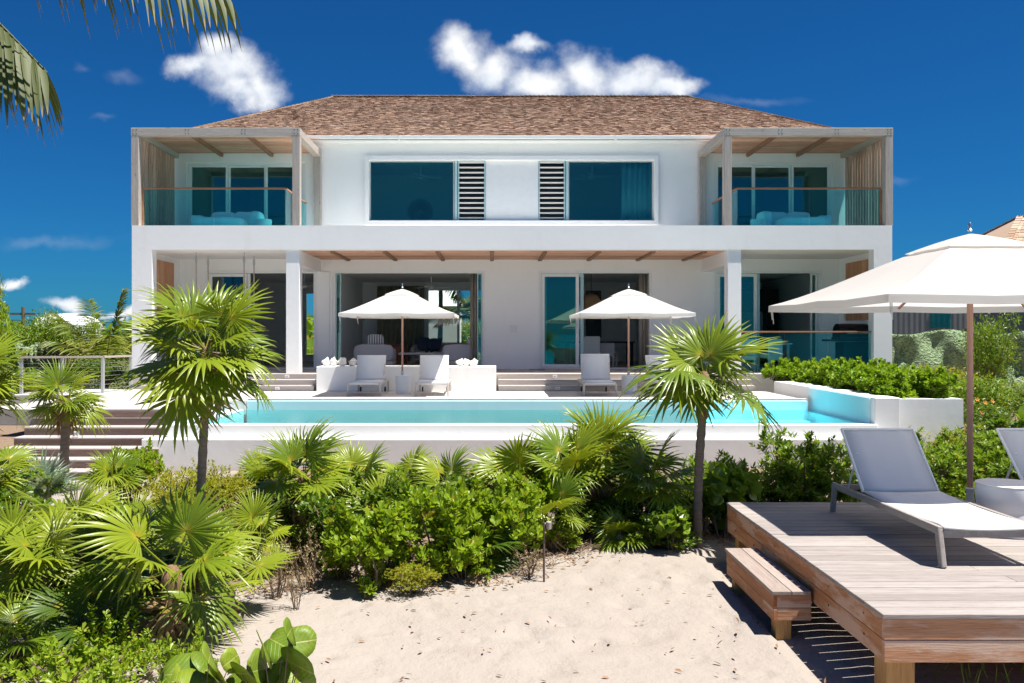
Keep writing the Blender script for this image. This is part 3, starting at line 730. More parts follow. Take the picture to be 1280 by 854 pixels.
# ---- roof
EYv, EZv, RYv, RZv = 23.75, 6.46, 30.0, 9.30
ZB = EZv
e = [(-9.35, EYv, EZv), (10.5, EYv, EZv), (10.5, 2 * RYv - EYv, EZv), (-9.35, 2 * RYv - EYv, EZv), (-5.6, RYv, RZv), (6.95, RYv, RZv)]
b = MB(); b.add(e, [(0, 1, 5, 4), (2, 3, 4, 5), (1, 2, 5), (3, 0, 4), (3, 2, 1, 0)])
roof = b.build('roof', M['cedar_shake'], house)
L = math.hypot(RYv - EYv, RZv - EZv); uv = Vector((0, (RYv - EYv) / L, (RZv - EZv) / L)); un = Vector((0, -uv.z, uv.y))
rows = 64; b = MB(); r2 = random.Random(5)
for i in range(rows):
    t0 = i * L / rows
    xa = -9.35 + 3.75 * t0 / L; xb = 10.5 - 3.55 * t0 / L; x = xa - r2.random() * 0.1
    while x < xb:
        wd = r2.uniform(0.06, 0.19); xe = min(x + wd - 0.008, xb); xs_ = max(x, xa)
        if xe - xs_ > 0.03:
            th = r2.uniform(0.014, 0.030); dt = r2.uniform(-0.02, 0.02)
            p0 = Vector((0, EYv, EZv)) + uv * (t0 + dt - 0.02); p1 = Vector((0, EYv, EZv)) + uv * min(t0 + L / rows * 1.7, L)
            lo_, hi_ = p0 + un * 0.004, p0 + un * (0.02 + th); l2, h2 = p1 + un * 0.003, p1 + un * 0.012
            vs = [(xs_, *lo_[1:]), (xe, *lo_[1:]), (xe, *hi_[1:]), (xs_, *hi_[1:]), (xs_, *l2[1:]), (xe, *l2[1:]), (xe, *h2[1:]), (xs_, *h2[1:])]
            b.add(vs, [(0, 1, 2, 3), (3, 2, 6, 7), (0, 3, 7, 4), (1, 5, 6, 2)])
        x += wd
b.build('shakes', M['cedar_shake'], roof)
def caps(b, p, q, n, wd=0.22):
    p, q = Vector(p), Vector(q); d = (q - p) / n
    for i in range(n):
        a = p + d * (i - 0.1) + Vector((0, 0, 0.045)); c = p + d * (i + 1.15) + Vector((0, 0, 0.02)); b.bar(a, c, wd, 0.03)
for i0, i1, n_, w_ in ((0, 4, 42, .22), (1, 5, 42, .22), (4, 5, 80, .3)): b = MB(); caps(b, e[i0], e[i1], n_, w_); b.build('ridge_cap', M['tan_shake'], roof)
b = MB()
for px in (629.5, 647.5):
    c = at(px, 148, 27.6); b.tube([c - Vector((0, 0, 0.2)), c + Vector((0, 0, 0.24))], 0.06, 12)
b.build('vent_pipe', M['lead_flashing'], roof, smooth=True)
b = MB(); b.box(-9.4, 10.55, EYv - 0.17, EYv - 0.02, 6.40, 6.475); b.box(-9.0, 10.0, EYv + 0.0, YW - 0.004, 6.36, 6.40)
b.build('gutter', M['white_metal'], roof, bevel=0.01)
b = MB()
for x in (-2.6, 3.4): b.box(x, x + 0.05, EYv - 0.19, EYv + 0.02, 6.36, 6.47)
b.build('gutter_bracket', M['white_metal'], roof)
# two small white boxes and a strip on the main wall
b = MB()
for dx in (0, 0.11): b.box(0.52 + dx, 0.60 + dx, YW - 0.03, YW - 0.003, 1.02, 1.22)
b.box(0.50, 0.73, YW - 0.04, YW - 0.031, 1.16, 1.24)
b.build('wall_boxes', M['white_ceramic'], house, bevel=0.004)

# ------------------------------------------------------------------ steps
def stair(label, x0, x1, ys_, zs_, cat='steps', mats=('stair_stone', 'tread_wood'), name='stone_steps', lights=()):
    t_ = thing(name, label, cat)
    b = MB(); tr = MB()
    for i, (y, z) in enumerate(zip(ys_, zs_)):
        b.box(x0, x1, y + 0.02, ys_[-1] + (0.9 if cat == 'stairs' else 0.032), z - (zs_[1] - zs_[0] if len(zs_) > 1 else 0.13), z - 0.025)
        y1 = ys_[i + 1] + 0.02 if i + 1 < len(ys_) else ys_[-1] + (0.9 if cat == 'stairs' else 0.033)
        tr.box(x0 - 0.004, x1 + 0.004, y, y1, z - 0.025, z)
    b.build('riser', M[mats[0]], t_); tr.build('tread', M[mats[1]], t_, bevel=0.004)
    for (x, y, z) in lights:
        q = MB(); q.box(x - 0.055, x + 0.055, y - 0.012, y + 0.012, z - 0.035, z + 0.035)
        lo = q.build('step_light', M['white_ceramic'], t_, bevel=0.004)
        q = MB(); q.box(x - 0.03, x + 0.03, y - 0.016, y - 0.0125, z - 0.014, z + 0.010); q.build('grille', M['steel'], lo)
    return t_
SY, SZ = [20.54, 20.87, 21.195], [-0.257, -0.129, 0.001]
stair('grey stone steps rising to the porch left of the low white wall', -8.45, -4.30, SY, SZ, lights=[(px2x(355, 20.9), 21.205, -0.062), (px2x(346, 20.5), 20.55, -0.32)])
stair('grey stone steps rising to the dining room right of the low wall', 0.16, 6.35, SY, SZ, lights=[(px2x(694, 21.1), 21.205, -0.062), (px2x(697, 20.6), 20.55, -0.32)])
n = 7
stair('broad dark timber steps descending left of the pool', -8.35, -5.70, [15.55 - 0.33 * i for i in range(n)][::-1], [TZ - 0.145 * (i + 1) for i in range(n)][::-1], 'stairs', ('riser_wood', 'tread_wood'), 'timber_steps',
      [(px2x(126, 15.7), 15.59, TZ - 0.075), (px2x(108, 15.3), 14.91, TZ - 0.365), (px2x(90, 14.6), 14.25, TZ - 0.655)])
b = MB(); b.box(-8.36, -5.69, 15.55, 15.598, TZ - 0.145, TZ - 0.03); b.build('riser', M['riser_wood'], bpy.data.objects['timber_steps'])
# low wall with shells
lw = thing('low_terrace_wall', 'low white wall topped with conch shells behind the loungers', 'wall')
b = MB(); b.box(-4.22, 0.10, 20.50, 21.21, TZ, 0.205); b.build('wall_block', M['white_stucco'], lw, bevel=0.012)
b = MB(); b.box(-1.05, -0.95, 20.487, 20.499, TZ + 0.09, TZ + 0.16); b.build('step_light', M['white_ceramic'], lw, bevel=0.003)
def conch_mesh(seed):
    r_ = random.Random(seed); b = MB(); n = 20; prof = [(-0.12, 0.012), (-0.09, 0.035), (-0.05, 0.06), (0.0, 0.088), (0.03, 0.085), (0.05, 0.06), (0.07, 0.045), (0.085, 0.028), (0.10, 0.018), (0.115, 0.004)]
    vs = []
    for (x, r) in prof:
        for k in range(n):
            a = 2 * math.pi * k / n; rr = r * (1 + (0.35 if (k % 4 == 0 and 0 <= x <= 0.06) else 0) + 0.08 * r_.random())
            if 0.2 < a < 1.4 and x < 0.03: rr *= 1.3
            vs.append((x, rr * math.cos(a), rr * math.sin(a)))
    fs = [(i * n + k, i * n + (k + 1) % n, (i + 1) * n + (k + 1) % n, (i + 1) * n + k) for i in range(len(prof) - 1) for k in range(n)]
    b.add(vs, fs); me = b.mesh('conch_shell', True, 50); me.materials.append(M['shell_white']); return me
cm = [conch_mesh(k) for k in range(3)]
for i, (px, rz, lab) in enumerate(((408, 0.3, 'conch shell at the left end of the low white wall'), (417.5, 2.2, 'conch shell second from the left on the low white wall'), (428, -0.5, 'larger conch shell third from the left on the low white wall'), (440, 1.1, 'conch shell just left of the left terrace lounger top'),
        (575.5, 0.2, 'leftmost conch shell right of the second terrace lounger'), (583.5, 2.6, 'middle conch shell right of the second terrace lounger'), (592.5, -0.8, 'rightmost conch shell on the low white wall'))):
    o = bpy.data.objects.new('conch_shell', cm[i % 3]); COL.objects.link(o); o.location = (px2x(px, 20.75), 20.75 + 0.03 * (i % 2), 0.205 + 0.085)
    o.rotation_euler = (0.5 * i, 0.25, rz); o.scale = [1.15 if i == 2 else 1.0] * 3; tag(o, lab, 'shell', 'conch shells on the low wall')
# left terrace railing
rl = thing('terrace_railing', 'metal cable railing with grey timber rail left of the house', 'railing')
pts = [Vector((-8.82, 20.85, TZ)), Vector((-9.05, 19.85, TZ)), Vector((-10.75, 19.5, TZ))]
b = MB()
for a, c in zip(pts[:-1], pts[1:]): b.bar(a + Vector((0, 0, 0.84)), c + Vector((0, 0, 0.84)), 0.10, 0.045)
b.build('top_rail', M['grey_rail'], rl)
for p in (pts[0], pts[1], pts[2], (pts[1] + pts[2]) / 2):
    b = MB(); b.box(p.x - 0.03, p.x + 0.03, p.y - 0.03, p.y + 0.03, TZ, TZ + 0.815); b.build('post', M['pale_aluminium'], rl)
b = MB()
for k in range(7):
    z = 0.1 + k * 0.1
    for a, c in zip(pts[:-1], pts[1:]): b.tube([a + Vector((0, 0, z)), c + Vector((0, 0, z))], 0.004, 5)
b.build('cable', M['steel'], rl)
# ================================================================== FURNITURE
def umbrella(label, x, y, zbase, side, zedge, zapex, rot=0.0, pole_r=0.022, base=None, valance=0.07, group='white market umbrellas'):
    u = thing('market_umbrella', label, 'umbrella', (x, y, zbase), rot, group)
    ze, za = zedge - zbase, zapex - zbase; h = side / 2
    b = MB(); b.tube([(0, 0, 0.0), (0, 0, za + 0.01)], pole_r, 14); b.build('pole', M['pole_wood'], u, smooth=True)
    # canopy: 8 panels from the apex ring to the square rim, sagging a little between the ribs
    rim = []
    N = 32
    for k in range(N):
        a = 2 * math.pi * k / N + math.pi / 4; c, s_ = math.cos(a), math.sin(a); m_ = max(abs(c), abs(s_)); rim.append((c / m_ * h, s_ / m_ * h, a))
    def skin(t0, t1, rows, lift, val):
        vs = []; fs = []
        for i in range(rows + 1):
            t_ = t0 + (t1 - t0) * i / rows
            for k, (rx, ry, a) in enumerate(rim):
                j = k % 4; sag = 0.005 * side * t_ * math.sin(math.pi * j / 4) ** 2
                prof = za + lift - (za - ze) * (0.62 * t_ + 0.38 * t_ * t_ * (3 - 2 * t_))
                pull = 1 - 0.006 * math.sin(math.pi * (k % 4) / 4) * (1 if t_ > 0.9 else 0)
                vs.append((rx * t_ * pull, ry * t_ * pull, prof - sag))
        if val:
            for k in range(N):
                p = vs[rows * N + k]; vs.append((p[0] * 1.002, p[1] * 1.002, p[2] - val))
            rows += 1
        for i in range(rows):
            for k in range(N): fs.append((i * N + k, i * N + (k + 1) % N, (i + 1) * N + (k + 1) % N, (i + 1) * N + k))
        return MB().add(vs, fs)
    o = skin(0.16, 1.0, 10, 0.0, valance).build('canopy', M['canopy_cloth'], u, smooth=True, sharp=30)
    o = skin(0.012, 0.29, 4, 0.024, 0.0).build('vent_cap', M['canopy_cloth'], u, smooth=True, sharp=30)
    b = MB(); b.lathe([(0.012, za + 0.04), (0.028, za + 0.06), (0.014, za + 0.075), (0.018, za + 0.12), (0.006, za + 0.14)], n=12); b.build('finial', M['steel'], u, smooth=True)
    hub = ze + 0.06
    for k in range(8):
        rx, ry, a = rim[k * 4]; e_ = Vector((rx * 0.985, ry * 0.985, ze - 0.03 - (0.0 if k % 2 == 0 else 0.0)))
        b = MB(); top = Vector((0, 0, za - 0.06)); b.bar(top, e_, 0.018, 0.024)
        r_ = b.build('rib', M['pole_wood'], u)
        mid = top.lerp(e_, 0.52); b = MB(); b.bar(Vector((0, 0, hub)), mid, 0.014, 0.02); b.build('strut', M['pole_wood'], r_)
    b = MB(); b.lathe([(pole_r + 0.004, hub - 0.05), (pole_r + 0.03, hub - 0.02), (pole_r + 0.03, hub + 0.03), (pole_r + 0.004, hub + 0.05)], n=14); b.build('hub', M['pole_wood'], u, smooth=True)
    b = MB()
    for k in (0, 2, 4, 6):
        rx, ry, a = rim[k * 4]
        for d in (0.0, 0.05): b.bar((rx * (0.985 - d * 0.2), ry * 0.985, ze - 0.06), (rx * (0.985 - d * 0.2) + 0.01, ry * 0.98, ze - 0.17 - d), 0.010, 0.003)
    b.build('tie_strap', M['canopy_cloth'], u)
    if base:
        b = MB(); b.lathe(base, n=18); b.build('pole_sleeve', M['pale_aluminium'], u, smooth=True)
    return u

def drum_mesh_parts(t_, r, h, mat='white_ceramic'):
    b = MB(); b.lathe([(r * 0.93, 0.0), (r * 0.97, h * 0.06), (r * 0.99, h * 0.25), (r * 0.965, h * 0.44), (r * 0.95, h * 0.48), (r * 0.965, h * 0.52), (r * 0.99, h * 0.7), (r, h * 0.94), (r * 0.99, h * 0.975)], n=40)
    b.build('body', M[mat], t_, smooth=True, sharp=50)
    b = MB(); b.lathe([(r * 0.985, h * 0.976), (r, h * 0.985), (r, h * 0.997), (r * 0.99, h)], n=40); b.build('top', M[mat], t_, smooth=True, sharp=50)

LZ = TZ
for (x, lab, dl) in ((-2.06, 'white market umbrella on the terrace in front of the living room', 'white drum table at the foot of the umbrella left of the terrace'), (3.14, 'white market umbrella on the terrace in front of the dining room doors', 'white drum table half hidden behind the right terrace palm')):
    umbrella(lab, x, 19.62, LZ + 0.43, 2.5, 1.44, 2.0, base=[(0.03, -0.02), (0.035, 0.05), (0.028, 0.09)])
    d = thing('drum_table', dl, 'side table', (x + 0.02, 19.62, LZ)); drum_mesh_parts(d, 0.18, 0.425)

def terrace_lounger(label, x, rz=0.0, back=62, proto=[]):
    if proto:
        c = copy_tree(proto[0]); c.location = (x, 18.85, LZ); c.rotation_euler = (0, 0, rz); c['label'] = label
        for ch in c.children:
            if ch.name.startswith('back'): ch.rotation_euler = (R(back - 62), 0, 0)
        return c
    t_ = thing('sun_lounger', label, 'sun lounger', (x, 18.85, LZ), rz, 'white loungers on the terrace')
    W_, L_, H_ = 0.70, 1.55, 0.31
    b = MB()
    for s_ in (-1, 1): b.box(s_ * W_ / 2 - 0.02, s_ * W_ / 2 + 0.02, 0.0, L_, H_ - 0.06, H_ - 0.012)
    b.box(-W_ / 2 + 0.02, W_ / 2 - 0.02, 0.0, 0.04, H_ - 0.06, H_ - 0.012); b.box(-W_ / 2 + 0.02, W_ / 2 - 0.02, L_ - 0.04, L_, H_ - 0.06, H_ - 0.012)
    b.build('frame', M['beige_metal'], t_, bevel=0.006)
    for s_ in (-1, 1):
        for y in (0.02, L_ - 0.02):
            b = MB(); b.bar((s_ * (W_ / 2), y, H_ - 0.03), (s_ * (W_ / 2 + 0.01), y + (-0.02 if y < 1 else 0.02), 0), 0.042, 0.042); b.build('leg', M['beige_metal'], t_, bevel=0.005)
    b = MB()
    vs = []; n = 12
    for i in range(n + 1):
        y = -0.01 + (0.98) * i / n; z = H_ + 0.008 - 0.02 * math.sin(math.pi * i / n)
        for s_ in (-1, 0, 1): vs.append((s_ * (W_ / 2 - 0.015), y, z - (0.012 if s_ == 0 else 0)))
    b.add(vs, [(i * 3 + k, i * 3 + k + 1, i * 3 + k + 4, i * 3 + k + 3) for i in range(n) for k in range(2)])
    b.add([(-W_ / 2 + .015, -0.01, H_ + .008), (W_ / 2 - .015, -0.01, H_ + .008), (W_ / 2 - .015, -0.012, H_ - .055), (-W_ / 2 + .015, -0.012, H_ - .055)], [(0, 1, 2, 3)])
    o = b.build('seat_sling', M['sling'], t_, smooth=True); o.modifiers.new('thickness', 'SOLIDIFY').thickness = 0.006
    bl = 0.62; dy, dz = math.cos(R(back)) * bl, math.sin(R(back)) * bl
    b = MB()
    for s_ in (-1, 1): b.bar((s_ * (W_ / 2 - 0.03), 0, 0.01), (s_ * (W_ / 2 - 0.03), dy, dz), 0.03, 0.03)
    b.bar((-W_ / 2 + 0.045, dy, dz - .012), (W_ / 2 - 0.045, dy, dz - .012), 0.03, 0.028)
    bf = b.build('backrest_frame', M['beige_metal'], t_, loc=(0, 0.97, H_ - 0.005))
    b = MB(); vs = []
    for i in range(n + 1):
        t0 = i / n; bow = 0.03 * math.sin(math.pi * t0)
        for s_ in (-1, 0, 1): vs.append((s_ * (W_ / 2 - 0.012), dy * t0 * 1.02 - 0.018 + bow * 0.6 * (1 if s_ == 0 else .3), dz * t0 * 1.02 + 0.012))
    b.add(vs, [(i * 3 + k, i * 3 + k + 1, i * 3 + k + 4, i * 3 + k + 3) for i in range(n) for k in range(2)])
    o = b.build('backrest_sling', M['sling'], t_, smooth=True, loc=(0, 0.97, H_ - 0.005)); o.modifiers.new('thickness', 'SOLIDIFY').thickness = 0.006
    for s_ in (-1, 1):
        b = MB(); w_ = Matrix.Rotation(R(90), 4, 'Y'); prof = [(0.01, -0.015), (0.055, -0.015), (0.06, 0), (0.055, 0.015), (0.01, 0.015)]
        q = MB(); q.lathe(prof, n=16); b.add([(v[2] + s_ * (W_ / 2 - 0.06), v[1] + L_ - 0.12, v[0] + 0.065) for v in q.v], q.f); b.build('wheel', M['rubber'], t_)
    proto.append(t_); return t_
terrace_lounger('white sling lounger left of the first drum table on the terrace', -2.83)
terrace_lounger('white sling lounger right of the first drum table on the terrace', -1.33, 0.02)
terrace_lounger('white sling lounger in front of the dining room steps', 2.39, -0.02, 70)
terrace_lounger('white sling lounger partly hidden behind the right terrace palm', 4.0, 0.05)

# ------------------------------------------------------------------ beach deck, its step and furniture
DZ = EYE - 1.774
DX0, DX1, DY0, DY1 = 2.49, 8.2, 5.42, 9.04
deck = thing('beach_deck', 'raised timber sun deck on posts in the sand at right', 'deck', (0, 0, 0))
b = MB(); n = 25; bw = (DY1 - DY0) / n; r2 = random.Random(11)
for i in range(n):
    y = DY0 - 0.02 + i * bw; cuts = [DX0 - 0.015] + sorted([r2.uniform(3.6, 7.6)]) + [DX1]
    for a, c in zip(cuts[:-1], cuts[1:]): b.box(a + 0.001, c - 0.002, y + 0.0045, y + bw - 0.0045, DZ - 0.028, DZ + r2.uniform(-0.0015, 0.0015))
b.build('deck_boards', M['deck_board'], deck, bevel=0.003, seg=1)
b = MB(); z1 = DZ - 0.032
b.box(DX0, DX0 + 0.035, DY0 + 0.036, DY1, z1 - 0.135, z1); b.box(DX0 + 0.004, DX0 + 0.04, DY0 + 0.036, DY1, z1 - 0.28, z1 - 0.140)
b.build('side_fascia', M['fascia_board'], deck, bevel=0.003, seg=1)
b = MB(); b.box(DX0, DX1, DY0, DY0 + 0.035, z1 - 0.135, z1); b.box(DX0 + 0.002, DX1, DY0 + 0.003, DY0 + 0.035, z1 - 0.28, z1 - 0.140)
b.build('front_fascia', M['fascia_front'], deck, bevel=0.003, seg=1)
for (x, y) in ((DX0 + 0.12, DY0 + 0.12), (DX0 + 0.12, DY1 - 0.15), (DX0 + 0.12, 7.2), (4.3, DY0 + 0.25), (6.2, DY0 + 0.25), (4.3, DY1 - 0.2), (6.2, DY1 - 0.2)):
    b = MB(); wd = 0.09 if (x < 2.7 and y < 6) else 0.06; b.box(x - wd, x + wd, y - wd, y + wd, GZ - 0.3, z1 - 0.20 if x > 2.7 else z1 - 0.275); b.build('post', M['pine_post'], deck, bevel=0.004)
b = MB(); b.box(3.0, DX1, 5.6, 8.8, z1 - 0.2, z1 - 0.02); b.build('joist_bed', M['fascia_board'], deck)
b = MB()
for y in np.arange(DY0 + 0.3, DY1, 0.6):
    for dz in (-0.06, -0.2): b.box(DX0 - 0.003, DX0 + (0.0 if dz > -0.1 else 0.005), y - 0.006, y + 0.006, z1 + dz - 0.006, z1 + dz + 0.006)
b.build('screw', M['bronze_metal'], deck)
b = MB(); b.box(DX0 + 0.05, DX1, DY1 - 0.035, DY1, z1 - 0.28, z1); b.build('rear_fascia', M['fascia_front'], deck)
stp = thing('wooden_step', 'box shaped wooden step standing against the left side of the deck', 'step')
sx0, sx1, sy0, sy1, sz = 2.175, 2.47, 6.60, 7.92, EYE - 1.985
b = MB()
for i in range(2): b.box(sx0 - 0.012 + i * 0.153, sx0 - 0.012 + i * 0.153 + 0.148, sy0 - 0.012, sy1 + 0.01, sz - 0.03, sz)
b.build('tread', M['deck_board_long'], stp, bevel=0.004)
b = MB(); b.box(sx0, sx0 + 0.03, sy0, sy1, sz - 0.135, sz - 0.033); b.box(sx0 + 0.003, sx0 + 0.03, sy0, sy1, sz - 0.235, sz - 0.139); b.build('side_board', M['fascia_board'], stp, bevel=0.003)
b = MB(); b.box(sx0 + 0.031, sx1, sy0 + 0.001, sy0 + 0.031, sz - 0.13, sz - 0.033); b.box(sx0 + 0.031, sx1, sy0 + 0.003, sy0 + 0.031, sz - 0.23, sz - 0.134); b.build('end_board', M['fascia_front'], stp, bevel=0.003)
for y in (sy0 + 0.09, sy1 - 0.12):
    b = MB(); b.box(sx0 + 0.032, sx0 + 0.15, y - 0.055, y + 0.055, GZ - 0.2, sz - 0.16); b.build('foot', M['pine_post'], stp)

umbrella('large white umbrella standing at the back of the beach deck', 4.95, 8.84, DZ, 3.15, 1.325, 2.0, pole_r=0.03, valance=0.075,
         base=[(0.11, 0.0), (0.11, 0.012), (0.042, 0.02), (0.036, 0.14), (0.044, 0.16), (0.044, 0.18), (0.031, 0.19)])
def deck_lounger(label, x, proto=[]):
    if proto:
        c = copy_tree(proto[0]); c.location = (x, 6.55, DZ); c['label'] = label; return c
    t_ = thing('deck_lounger', label, 'sun lounger', (x, 6.55, DZ), 0, 'wood framed loungers on the beach deck')
    W_, L_, H_ = 0.80, 1.98, 0.31
    for s_ in (0, 1):
        xx = 0.02 + s_ * (W_ - 0.04)
        b = MB(); b.bar((xx, -0.04, H_ - 0.035), (xx, L_ + 0.02, H_ - 0.045), 0.04, 0.065); b.build('side_rail', M['lounger_wood'], t_, bevel=0.012)
        for (ya, yb) in ((-0.01, -0.075), (L_ - 0.01, L_ + 0.035)):
            b = MB(); b.bar((xx, ya, H_ - 0.02), (xx, yb, 0.0), 0.042, 0.06, (0, 1, 0)); b.build('leg', M['lounger_wood'], t_, bevel=0.01)
    for ya, yb, za, zb in ((-0.035, 0.015, -0.09, -0.03), (L_ - 0.05, L_ - 0.01, -0.08, -0.03), (1.2, 1.25, -0.08, -0.04)):
        b = MB(); b.box(0.042, W_ - 0.042, ya, yb, H_ + za, H_ + zb); b.build('cross_rail', M['lounger_wood'], t_, bevel=0.005)
    b = MB(); n = 16; vs = []
    for i in range(n + 1):
        y = -0.05 + 1.42 * i / n; z = H_ + 0.012 - (0.03 * math.sin(math.pi * i / n)) + (-0.02 if i == 0 else 0)
        for k in range(5):
            f = k / 4; vs.append((0.045 + f * (W_ - 0.09), y, z - 0.014 * math.sin(math.pi * f)))
    b.add(vs, [(i * 5 + k, i * 5 + k + 1, i * 5 + k + 6, i * 5 + k + 5) for i in range(n) for k in range(4)])
    o = b.build('seat_sling', M['sling'], t_, smooth=True, sharp=None); o.modifiers.new('thickness', 'SOLIDIFY').thickness = 0.012
    back = 47; bl = 0.72; by = 1.38; dy, dz = math.cos(R(back)) * bl, math.sin(R(back)) * bl
    b = MB(); vs = []
    for i in range(n + 1):
        t0 = i / n
        for k in range(5):
            f = k / 4; vs.append((0.05 + f * (W_ - 0.10), by + dy * t0 + 0.02 * math.sin(math.pi * t0) * math.sin(math.pi * f), H_ + dz * t0))
    b.add(vs, [(i * 5 + k, i * 5 + k + 1, i * 5 + k + 6, i * 5 + k + 5) for i in range(n) for k in range(4)])
    o = b.build('backrest_sling', M['sling'], t_, smooth=True, sharp=None); o.modifiers.new('thickness', 'SOLIDIFY').thickness = 0.012
    b = MB()
    for s_ in (0.05, W_ - 0.05): b.tube([(s_, by, H_ - 0.005), (s_, by + dy, H_ + dz)], 0.013, 8)
    b.tube([(0.05, by + dy, H_ + dz), (W_ - 0.05, by + dy, H_ + dz)], 0.013, 8); b.tube([(0.12, by + dy * 0.6, H_ + dz * 0.6), (0.12, L_ - 0.1, H_ - 0.05)], 0.01, 6)
    b.build('backrest_frame', M['white_metal'], t_, smooth=True)
    proto.append(t_); return t_
deck_lounger('white sling lounger with grey wood frame on the beach deck', 3.40)
deck_lounger('second deck lounger cut off by the right edge of the photo', 4.93)
d = thing('drum_table', 'large white drum table between the two loungers on the beach deck', 'side table', (4.62, 7.62, DZ)); drum_mesh_parts(d, 0.27, 0.445)

# path light in the sand
gx, gy = on_ground(680, 727)
pth = thing('path_light', 'bronze path light on a thin stake at the edge of the sand', 'lamp', (gx, gy, GZ))
b = MB(); b.tube([(0, 0, -0.1), (0, 0, 0.555)], 0.011, 10); b.build('stake', M['bronze_metal'], pth, smooth=True)
b = MB(); b.tube([(0.0, 0, 0.545), (0.045, -0.005, 0.55)], 0.009, 8); q = [(0.020, 0.495), (0.024, 0.498), (0.026, 0.562), (0.020, 0.568)]; b.lathe(q, (0.045, -0.005, 0), 16); b.build('lamp_head', M['lounger_wood'], pth, smooth=True, sharp=40)

# ------------------------------------------------------------------ balcony sofas
def lump(b, c, s, seed=0, puff=0.5):
    """a soft box cushion"""
    r_ = random.Random(seed); n = 8; m_ = 6
    vs = []; fs = []
    q = bmesh.new(); bmesh.ops.create_cube(q, size=2.0); bmesh.ops.subdivide_edges(q, edges=q.edges[:], cuts=4, use_grid_fill=True)
    for v in q.verts:
        p = v.co.copy(); e4 = (abs(p.x) ** 5 + abs(p.y) ** 5 + abs(p.z) ** 5) ** 0.2
        p = p / e4; b_ = 1 + 0.10 * puff * (1 - p.x ** 2) * (1 - p.y ** 2) * abs(p.z)
        wv = 0.03 * math.sin(5 * p.x + seed) * math.sin(4 * p.y + seed)
        v.co = Vector((p.x * s[0] / 2, p.y * s[1] / 2, p.z * b_ * s[2] / 2 + wv * s[2])) + Vector(c)
    q.verts.index_update(); vs = [v.co[:] for v in q.verts]; fs = [[v.index for v in f.verts] for f in q.faces]; q.free()
    return b.add(vs, fs)
def soft(parent, name, mat, c, s, seed=0, puff=0.5):
    return lump(MB(), c, s, seed, puff).build(name, M[mat], parent, smooth=True, sharp=None)
for (xc, lab, tl, mir) in ((-7.05, 'pale aqua lounge sofa on the left balcony', 'white drum table beside the sofa on the left balcony', 1), (8.05, 'pale aqua lounge sofa on the right balcony', 'white drum table beside the sofa on the right balcony', -1)):
    t_ = thing('lounge_sofa', lab, 'sofa', (xc, 22.9, 3.30))
    soft(t_, 'base', 'aqua_cushion', (0, -0.15, 0.25), (1.7, 1.0, 0.5), 1); soft(t_, 'seat_cushion', 'aqua_cushion', (-0.15 * mir, -0.35, 0.60), (1.35, 0.75, 0.30), 2)
    for k in range(2): soft(t_, 'back_cushion', 'aqua_cushion', ((-0.34 + 0.62 * k) * mir + 0.1 * mir, 0.30, 0.78), (0.66, 0.30, 0.42), 3 + k)
    soft(t_, 'arm_cushion', 'aqua_cushion', (-0.72 * mir, -0.1, 0.68), (0.32, 0.9, 0.28), 8); soft(t_, 'arm_cushion', 'aqua_cushion', (0.72 * mir, 0.1, 0.76), (0.30, 0.6, 0.42), 9)
    d = thing('drum_table', tl, 'side table', (xc + 1.02 * mir, 22.5, 3.30)); drum_mesh_parts(d, 0.22, 0.70)

# ------------------------------------------------------------------ living room
def sofa(label, x, y, rz, wd, mat, cat='sofa', arms=True, depth=0.85, cush=2):
    t_ = thing('sofa', label, cat, (x, y, 0.0), rz)
    b = MB(); b.box(-wd / 2, wd / 2, -depth / 2, depth / 2, 0.10, 0.20); b.build('base_frame', M['beige_metal'], t_, bevel=0.01)
    for sx in (-1, 1):
        for sy in (-1, 1):
            b = MB(); b.box(sx * (wd / 2 - 0.06) - 0.025, sx * (wd / 2 - 0.06) + 0.025, sy * (depth / 2 - 0.06) - 0.025, sy * (depth / 2 - 0.06) + 0.025, 0, 0.099); b.build('leg', M['beige_metal'], t_)
    soft(t_, 'backrest', mat, (0, depth / 2 - 0.1, 0.44), (wd, 0.2, 0.5), 3, 0.2)
    for k in range(cush): soft(t_, 'seat_cushion', mat, (-wd / 2 + 0.12 + (wd - 0.24) * (k + .5) / cush, -0.08, 0.31), ((wd - 0.24) / cush, depth - 0.22, 0.22), 5 + k)
    if arms:
        for s_ in (-1, 1): soft(t_, 'armrest', mat, (s_ * (wd / 2 - 0.06), -0.06, 0.37), (0.14, depth - 0.14, 0.36), 11, 0.2)
    return t_
def cushion(label, x, y, z, mat, s=0.44, rx=0.3, rz=0.0):
    o = lump(MB(), (0, 0, 0), (s, 0.17, s * 0.9), int(x * 7) % 9, 1.2).build('throw_cushion', M[mat], smooth=True, sharp=None)
    o.location = (x, y, z); o.rotation_euler = (rx, 0, rz); tag(o, label, 'cushion', 'throw cushions on the sofas'); return o
sofa('grey sofa with its back to the terrace, left of the first umbrella pole', -3.42, 24.95, R(180), 1.15, 'sofa_grey', cush=1)
sofa('grey sofa with its back to the terrace, right of the first umbrella pole', -0.87, 24.95, R(180), 1.12, 'sofa_grey', cush=1)
sofa('long grey sofa along the living room rear window', -1.35, 28.6, 0, 2.7, 'sofa_grey', cush=3)
cushion('striped cushion on the left grey sofa', -3.42, 24.98, 0.74, 'cushion_stripe', 0.5, -0.25, 0.1)
cushion('pale cushion on the right grey sofa', -0.55, 24.98, 0.72, 'sofa_white', 0.36, -0.25, -0.1)
cushion('dark blue cushion at the left end of the long sofa', -2.28, 28.5, 0.66, 'cushion_blue', 0.46, -0.3, 0.4)
cushion('dark blue cushion second from the left on the long sofa', -1.92, 28.5, 0.64, 'cushion_blue', 0.42, -0.3, -0.2)
